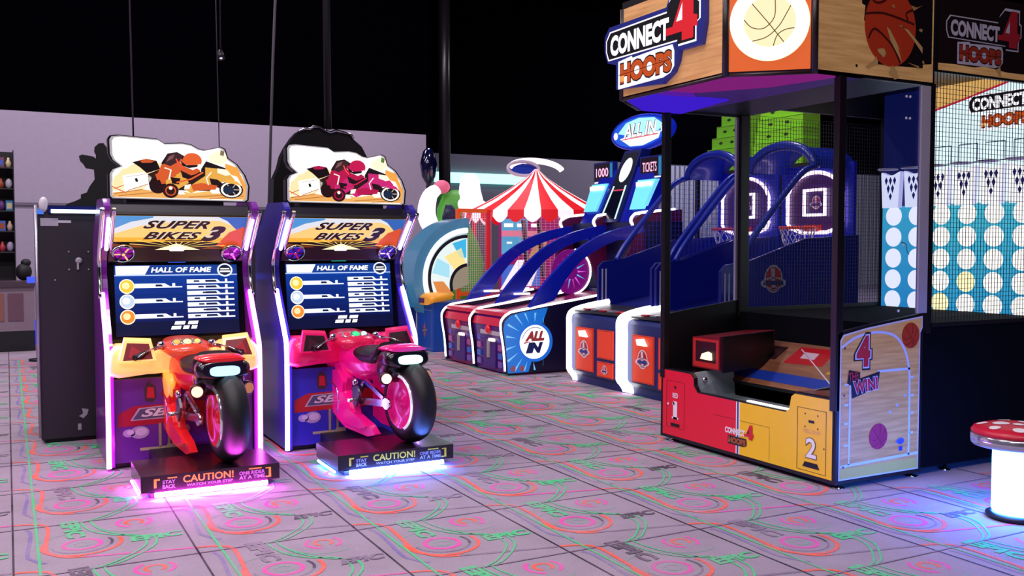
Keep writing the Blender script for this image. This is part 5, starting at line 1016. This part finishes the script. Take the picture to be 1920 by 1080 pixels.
mb = MB(); mb.loft([((.02, -.15, 1.98), (.22, 0, 0), (0, .12, 0), 2.2), ((.02, -.15, 2.15), (.25, 0, 0), (0, .15, 0), 2.4), ((.0, -.15, 2.42), (.19, 0, 0), (0, .15, 0), 2.4), ((.0, -.15, 2.62), (.17, 0, 0), (0, .12, 0), 2.2), ((.0, -.15, 2.70), (.08, 0, 0), (0, .06, 0), 2)], WT, 22); mb.ball((-.2, -.17, 2.12), (.09, .09, .14), WT, 14, 10); mb.ball((.24, -.17, 2.10), (.09, .09, .14), WT, 14, 10); mb.build('hand', fg)
mb = MB(); mb.loft([((.0, -.15, 1.90), (.22, 0, 0), (0, .14, 0), 2), ((.0, -.15, 2.02), (.24, 0, 0), (0, .15, 0), 2)], PK, 20); mb.build('cuff', fg)
mb = MB(); mb.loft([((-.36, -.26, 1.70), (.2, 0, 0), (0, .03, 0), 2), ((-.40, -.27, 1.95), (.18, 0, 0), (0, .03, 0), 2), ((-.45, -.26, 2.15), (.06, 0, 0), (0, .02, 0), 2)], mat('#182048', .4), 16); mb.build('bib', fg)
bl = MB(); bl.loft([((0, 0, 0), (.02, 0, 0), (0, .02, 0), 2), ((0, 0, .18), (.13, 0, 0), (0, .12, 0), 2), ((0, 0, .42), (.17, 0, 0), (0, .15, 0), 2), ((.0, 0, .66), (.10, 0, 0), (0, .09, 0), 2), ((.0, 0, .74), (.02, 0, 0), (0, .02, 0), 2)], mat('#0a0c34', .12, 0, 0, None, 0, 1.0), 20)
bl.tube([(0, 0, .0), (0, 0, -2.66)], .015, mat('#14142c', .4), 6)
bl.lathe((0, 0, -2.66), (0, 0, 1), [(.16, 0), (.16, .02)], BLACK, 16)
b_o = bl.build('balloon_stand'); b_o.location = (7.05, 16.6, 2.66); tag(b_o, 'dark blue glossy balloon shape on a thin stand behind the white hand', 'balloon')

# ------------------------------------------------------------------ dark cabinets behind the motorcycle machines
cb1 = thing('dark_arcade_cabinet', 'tall plain black cabinet with a blue tube light on its top edge', 'arcade machine', (.21, 8.2, 0))
GB = mat('#26222c', .55)
mb = MB(); mb.box(0, .62, 0, .85, .03, 1.83, GB); mb.box(.62, 1.1, .05, .85, .03, 1.80, GB); mb.box(.03, 1.05, .03, .82, 0, .03, BLACK); mb.build('cabinet', cb1, .008)
mb = MB(); mb.tube([(-.006, -.006, z) for z in (.05, 1.0, 1.86)], .012, mat('#b8b4c0', .3, .7), 8); mb.ball((.05, .0, 1.865), (.035, .03, .06), mat('#d8d4dc', .4), 12, 8); mb.box(.0, .05, -.012, .0, 1.79, 1.83, mat('#4878c8', .4, 0, .5, '#3878e0', 0)); mb.build('edge_trim', cb1)
mb = MB(); mb.box(.08, .62, -.02, .02, 1.80, 1.86, mat('#101450', .3)); ho = mb.build('light_housing', cb1)
mb = MB(); mb.tube([(.10, -.028, 1.815), (.46, -.028, 1.815)], .014, neon((.55, .75, 1), 5), 8); mb.tube([(.56, -.028, 1.815), (.60, -.028, 1.815)], .014, neon((.55, .75, 1), 5), 8); mb.build('tube_light', ho)
mb = MB(); mb.box(.025, .15, -.004, 0, 1.70, 1.76, mat('#a8a4b0', .5)); mb.box(.15, .24, -.004, 0, 1.725, 1.745, mat('#c0bcc4', .5)); mb.build('sticker', cb1)
LK = mat('#a8a4ac', .5)
mb = MB(); mb.lathe((.29, 0, 1.43), (0, -1, 0), [(.025, 0), (.025, .01), (.012, .016)], LK, 16); mb.box(.275, .29, -.012, 0, 1.36, 1.42, LK)
mb.build('lock', cb1)
for x, z in ((.22, 1.5), (.36, 1.5), (.22, 1.36), (.36, 1.36), (.12, 1.28)): mb = MB(); mb.lathe((x, 0, z), (0, -1, 0), [(.007, 0), (.005, .006)], LK, 8); mb.build('screw', cb1)
mb = MB(); s = Sheet(mb, (.27, 0, .20), (1, 0, 0), (0, 0, 1)); s.poly([(0, .0), (.03, .02), (.02, .06), (.07, .05), (.06, .01), (.03, -.02)], LK, 1); s.rect(-.01, -.11, .015, -.06, LK, 1); mb.build('worn_sticker', cb1)
# the black cut-out of an aiming soldier standing on it
ox, oz = 0.0, 1.82
pts_px = [(120, 392), (126, 383), (140, 378), (152, 372), (152, 365), (163, 361), (168, 350), (178, 336), (177, 318), (162, 316), (158, 309), (152, 303), (150, 294), (155, 291), (176, 294), (181, 298), (181, 290), (178, 285), (179, 276), (186, 269), (195, 268), (201, 276), (202, 284), (209, 290), (214, 300), (222, 306), (240, 330), (250, 350), (250, 410), (135, 410), (134, 402)]
mb = MB()
o3 = [(.21 + (x - 120) * .00415, .42, .03 + (392 - y) * .00445) for x, y in pts_px]
mb.prism([(x - .21 + .21, y, z + 1.82) for x, y, z in o3], (0, .03, 0), mat('#0a090d', .6)); sil = mb.build('soldier_cutout', cb1)

cb2 = thing('dark_arcade_cabinet', 'black cabinet with a jagged black topper behind the pink motorcycle machine', 'arcade machine', (1.95, 8.35, 0))
mb = MB(); mb.box(0, 1.15, 0, .9, 0, 1.82, mat('#0e0c14', .5)); mb.build('cabinet', cb2, .01)
px2 = [(500, 405), (503, 340), (512, 320), (517, 300), (524, 286), (536, 268), (545, 258), (556, 252), (566, 252), (572, 247), (583, 248), (592, 253), (602, 256), (612, 252), (628, 255), (640, 258), (644, 265), (660, 278), (672, 300), (690, 330), (700, 405)]
mb = MB(); mb.prism([((x - 600) * .0052 + .66, .1, (405 - y) * .0052 + 1.8) for x, y in px2], (0, .12, 0), mat('#0a090e', .4)); tp2 = mb.build('topper', cb2)
mb = MB(); mb.tube([((x - 600) * .0052 + .66, .09, (405 - y) * .0052 + 1.8) for x, y in px2[6:17]], .012, CHROME, 8); mb.build('edge_trim', tp2)

# ------------------------------------------------------------------ cables, lamps, led strip on the hall walls
def hang(name, label, cat, a, b, r, m):
    mb = MB(); a, b = Vector(a), Vector(b); mb.tube([a, a.lerp(b, .35) + V(.01, 0, 0), a.lerp(b, .7) + V(-.01, 0, 0), b], r, m, 8); o = mb.build(name); tag(o, label, cat); return o
CBL = mat('#3a3640', .5)
hang('hanging_cable', 'thin dark cable from the ceiling down to the orange rider topper', 'cable', (.77, 7.14, CEIL), (.80, 7.14, 2.29), .006, CBL)
hang('hanging_cable', 'short thin cable against the pale wall above the orange rider topper', 'cable', (2.2, 11.5, CEIL), (2.23, 11.5, 2.55), .006, CBL)
hang('hanging_rope', 'thick grey rope hanging slanted from the ceiling between the two motorcycle machines', 'rope', (2.65, 9.6, CEIL), (2.30, 9.6, 1.0), .014, mat('#55505a', .7))
hang('hanging_conduit', 'black pipe from the ceiling into the jagged black topper', 'pipe', (2.62, 8.51, CEIL), (2.62, 8.51, 2.61), .035, mat('#0c0b10', .5))
lp = thing('ceiling_spotlight', 'small spotlight glinting high up in the dark ceiling', 'lamp', (2.75, 14.0, 4.25))
mb = MB(); mb.tube([(0, 0, 0.05), (0, 0, CEIL - 4.25)], .012, BLACK, 6); mb.lathe((0, 0, 0), (0, -.5, -.8), [(.03, -.09), (.05, -.02), (.055, .05)], BLACK, 14); mb.build('housing', lp)
mb = MB(); mb.lathe((0, -.025, -.042), (0, -.5, -.8), [(.025, 0), (.001, .006)], neon((.8, .8, 1), 1.0), 12); mb.build('lens', lp)
hl = thing('pendant_lamp', 'hazy pale lamp at the top left edge among the dark ceiling', 'lamp', (.75, 12.0, 4.78))
mb = MB(); mb.lathe((0, 0, 0), (0, 0, 1), [(.24, 0), (.17, .10), (.04, .16)], mat('#4a4450', .5), 24); mb.tube([(0, 0, .14), (0, 0, CEIL - 4.78)], .01, BLACK, 6); mb.build('shade', hl)
mb = MB(); mb.ball((0, 0, .03), (.09, .09, .06), neon((.85, .75, .85), .6), 16, 10); mb.build('bulb', hl)
mb = MB(); mb.box(11.2, 14.6, 25.86, 25.95, 3.42, 3.72, neon((.35, 1, .8), 2.2)); tag(mb.build('led_strip_light'), 'long green and white LED bar on the far wall behind the tent', 'light')

# ------------------------------------------------------------------ prize shelf and counter at the far left
sh = thing('prize_shelf', 'tall dark prize shelf at the left edge by the pale wall', 'shelf', (-.47, 17.0, 0))
mb = MB(); mb.box(-.6, .60, .38, .40, 0, 3.05, mat('#201c24', .5)); mb.build('back_panel', sh)
for x in (-.6, .585): mb = MB(); mb.box(x, x + .015, 0, .38, 0, 3.05, mat('#201c24', .5)); mb.build('side_panel', sh)
zs = [1.45, 1.78, 2.1, 2.45, 2.78]
for z in zs: mb = MB(); mb.box(-.585, .585, 0, .38, z - .02, z, mat('#2c2830', .5)); mb.build('shelf_board', sh)
cols = ['#c83a4a', '#b8a4c8', '#4a6ac8', '#d8b8a8', '#6a3a80', '#3a88c0', '#a85030', '#c8c0d0', '#8a4a60', '#e0d0a0']
dsc = ['red', 'pale lilac', 'blue', 'beige', 'purple', 'light blue', 'rust brown', 'white', 'dull pink', 'cream']
words = ['lowest shelf board', 'second shelf board', 'middle shelf board', 'fourth shelf board', 'topmost shelf board']
k = 0
for zi, z in enumerate(zs):
    for j in range(2):
        c = cols[k % 10]; mb = MB(); x = .495 + j * .11; h = .16 + .05 * ((k * 3) % 3)
        if k % 3 == 0: mb.lathe((x - .55, 17.15, z), (0, 0, 1), [(.035, 0), (.045, h * .5), (.02, h * .8), (.015, h)], mat(c, .4), 14)
        elif k % 3 == 1: mb.ball((x - .55, 17.15, z + h * .5), (.05, .05, h * .5), mat(c, .5), 14, 10)
        else: mb.box(x - .05 - .55, x + .05 - .55, 17.08, 17.2, z, z + h, mat(c, .5)); mb.box(x - .035 - .55, x + .035 - .55, 17.076, 17.08, z + .03, z + h - .04, mat(cols[(k + 4) % 10], .5))
        nm = ('prize_bottle', 'prize_ball', 'prize_box')[k % 3]
        tag(mb.build(nm), f'{dsc[k % 10]} {nm.replace("_", " ")} standing on the {words[zi]} of the dark prize shelf', 'prize', 'prizes on the shelf'); k += 1
ct = thing('display_counter', 'blurry glass display counter below the prize shelf at the left edge', 'counter', (-.6, 15.6, 0))
mb = MB(); mb.box(-.5, .95, 0, .6, .0, .30, mat('#16131a', .5)); mb.box(-.5, .95, 0, .6, .30, .95, mat('#8a7684', .4)); mb.build('base', ct)
mb = MB(); mb.box(-.55, 1.0, -.05, .65, .95, 1.02, mat('#4a3a44', .4)); mb.build('counter_top', ct)
mb = MB()
for x, c in ((.35, '#8a5a50'), (.6, '#6a4a58'), (.1, '#a890a8')): mb.box(x, x + .2, -.012, 0, .45, .85, mat(c, .5))
mb.build('panel', ct)
bs = thing('blue_light_stand', 'small stand with glowing blue top and foot in front of the display counter', 'stand', (.35, 14.2, 0))
mb = MB(); mb.tube([(0, 0, .0), (0, 0, 1.05)], .025, mat('#8a80a8', .3), 10); mb.lathe((0, 0, 0), (0, 0, 1), [(.12, 0), (.12, .03)], BLACK, 16); mb.build('pole', bs)
mb = MB(); mb.box(-.12, .10, -.04, .04, 1.05, 1.13, neon((.05, .08, 1), 1.6)); mb.build('lamp_head', bs)
mb = MB(); mb.box(-.03, .03, -.04, .04, .22, .55, neon((.03, .05, 1), 1.3)); mb.build('lamp_tube', bs)
bg = MB(); bg.ball((0, 0, .135), (.11, .1, .13), mat('#100e14', .6), 16, 10); bg.ball((.03, 0, .27), (.07, .06, .06), mat('#100e14', .6), 12, 8); bo = bg.build('round_ornament'); bo.location = (.22, 15.9, 1.02); tag(bo, 'dark rounded object on the display counter beside the black cabinet', 'ornament')

# ------------------------------------------------------------------ stacked green cartons on a dark rack
rk = thing('storage_rack', 'dark tall rack carrying the stacked green cartons behind the hoop machines', 'rack', (10.0, 10.0, 0))
mb = MB(); DKR = mat('#0e0d12', .6); mb.box(0, .9, -.1, 2.4, 2.66, 2.72, DKR); mb.build('shelf_board', rk)
for y in (-.1, 1.1, 2.34):
    for x in (0, .84): mb = MB(); mb.box(x, x + .06, y, y + .06, 0, 2.66, DKR); mb.build('leg', rk)
mb = MB(); mb.box(.90, .92, -.1, 2.4, 0, 2.66, DKR); mb.build('back_panel', rk)
CG = mat('#8ce020', .6, 0, .0, None, .05); CG2 = mat('#a8f048', .6); DKT = mat('#24400c', .6)
n = 0
def carton(x, y0, y1, z, h, lab):
    mb = MB(); mb.box(-.0, .34, 0, y1 - y0, 0, h, CG)
    s = Sheet(mb, (0, y1 - y0, 0), (0, -1, 0), (0, 0, 1)); w = y1 - y0
    for a in ((.42,) if w < .55 else (.25, .62)): s.circ((w * a + .04, h * .5), .045, DKT, 1, 14, .022)
    s.stroke([(.0, h * .93), (w, h * .93)], .006, DKT, 1)
    s2 = Sheet(mb, (0, 0, 0), (1, 0, 0), (0, 0, 1)); s2.rect(.0, 0, .34, h, CG2, 1)
    o = mb.build('green_carton'); o.location = (x, y0, z); tag(o, lab, 'carton', 'green cartons on the rack')
order = ['bottom', 'second from bottom', 'middle', 'second from top', 'topmost']
for k in range(5):
    carton(10.04 + .05 * k, 11.40 + .02 * k, 12.26 - .055 * k, 2.72 + .185 * k, .182, f'green carton, {order[k]} of the left stack seen through the side window')
for k in range(5):
    carton(10.04 + .05 * k, 10.06 + .05 * k, 11.14 - .0 * k, 2.72 + .185 * k, .182, f'green carton, {order[k]} of the right stack above the hoop backboards')
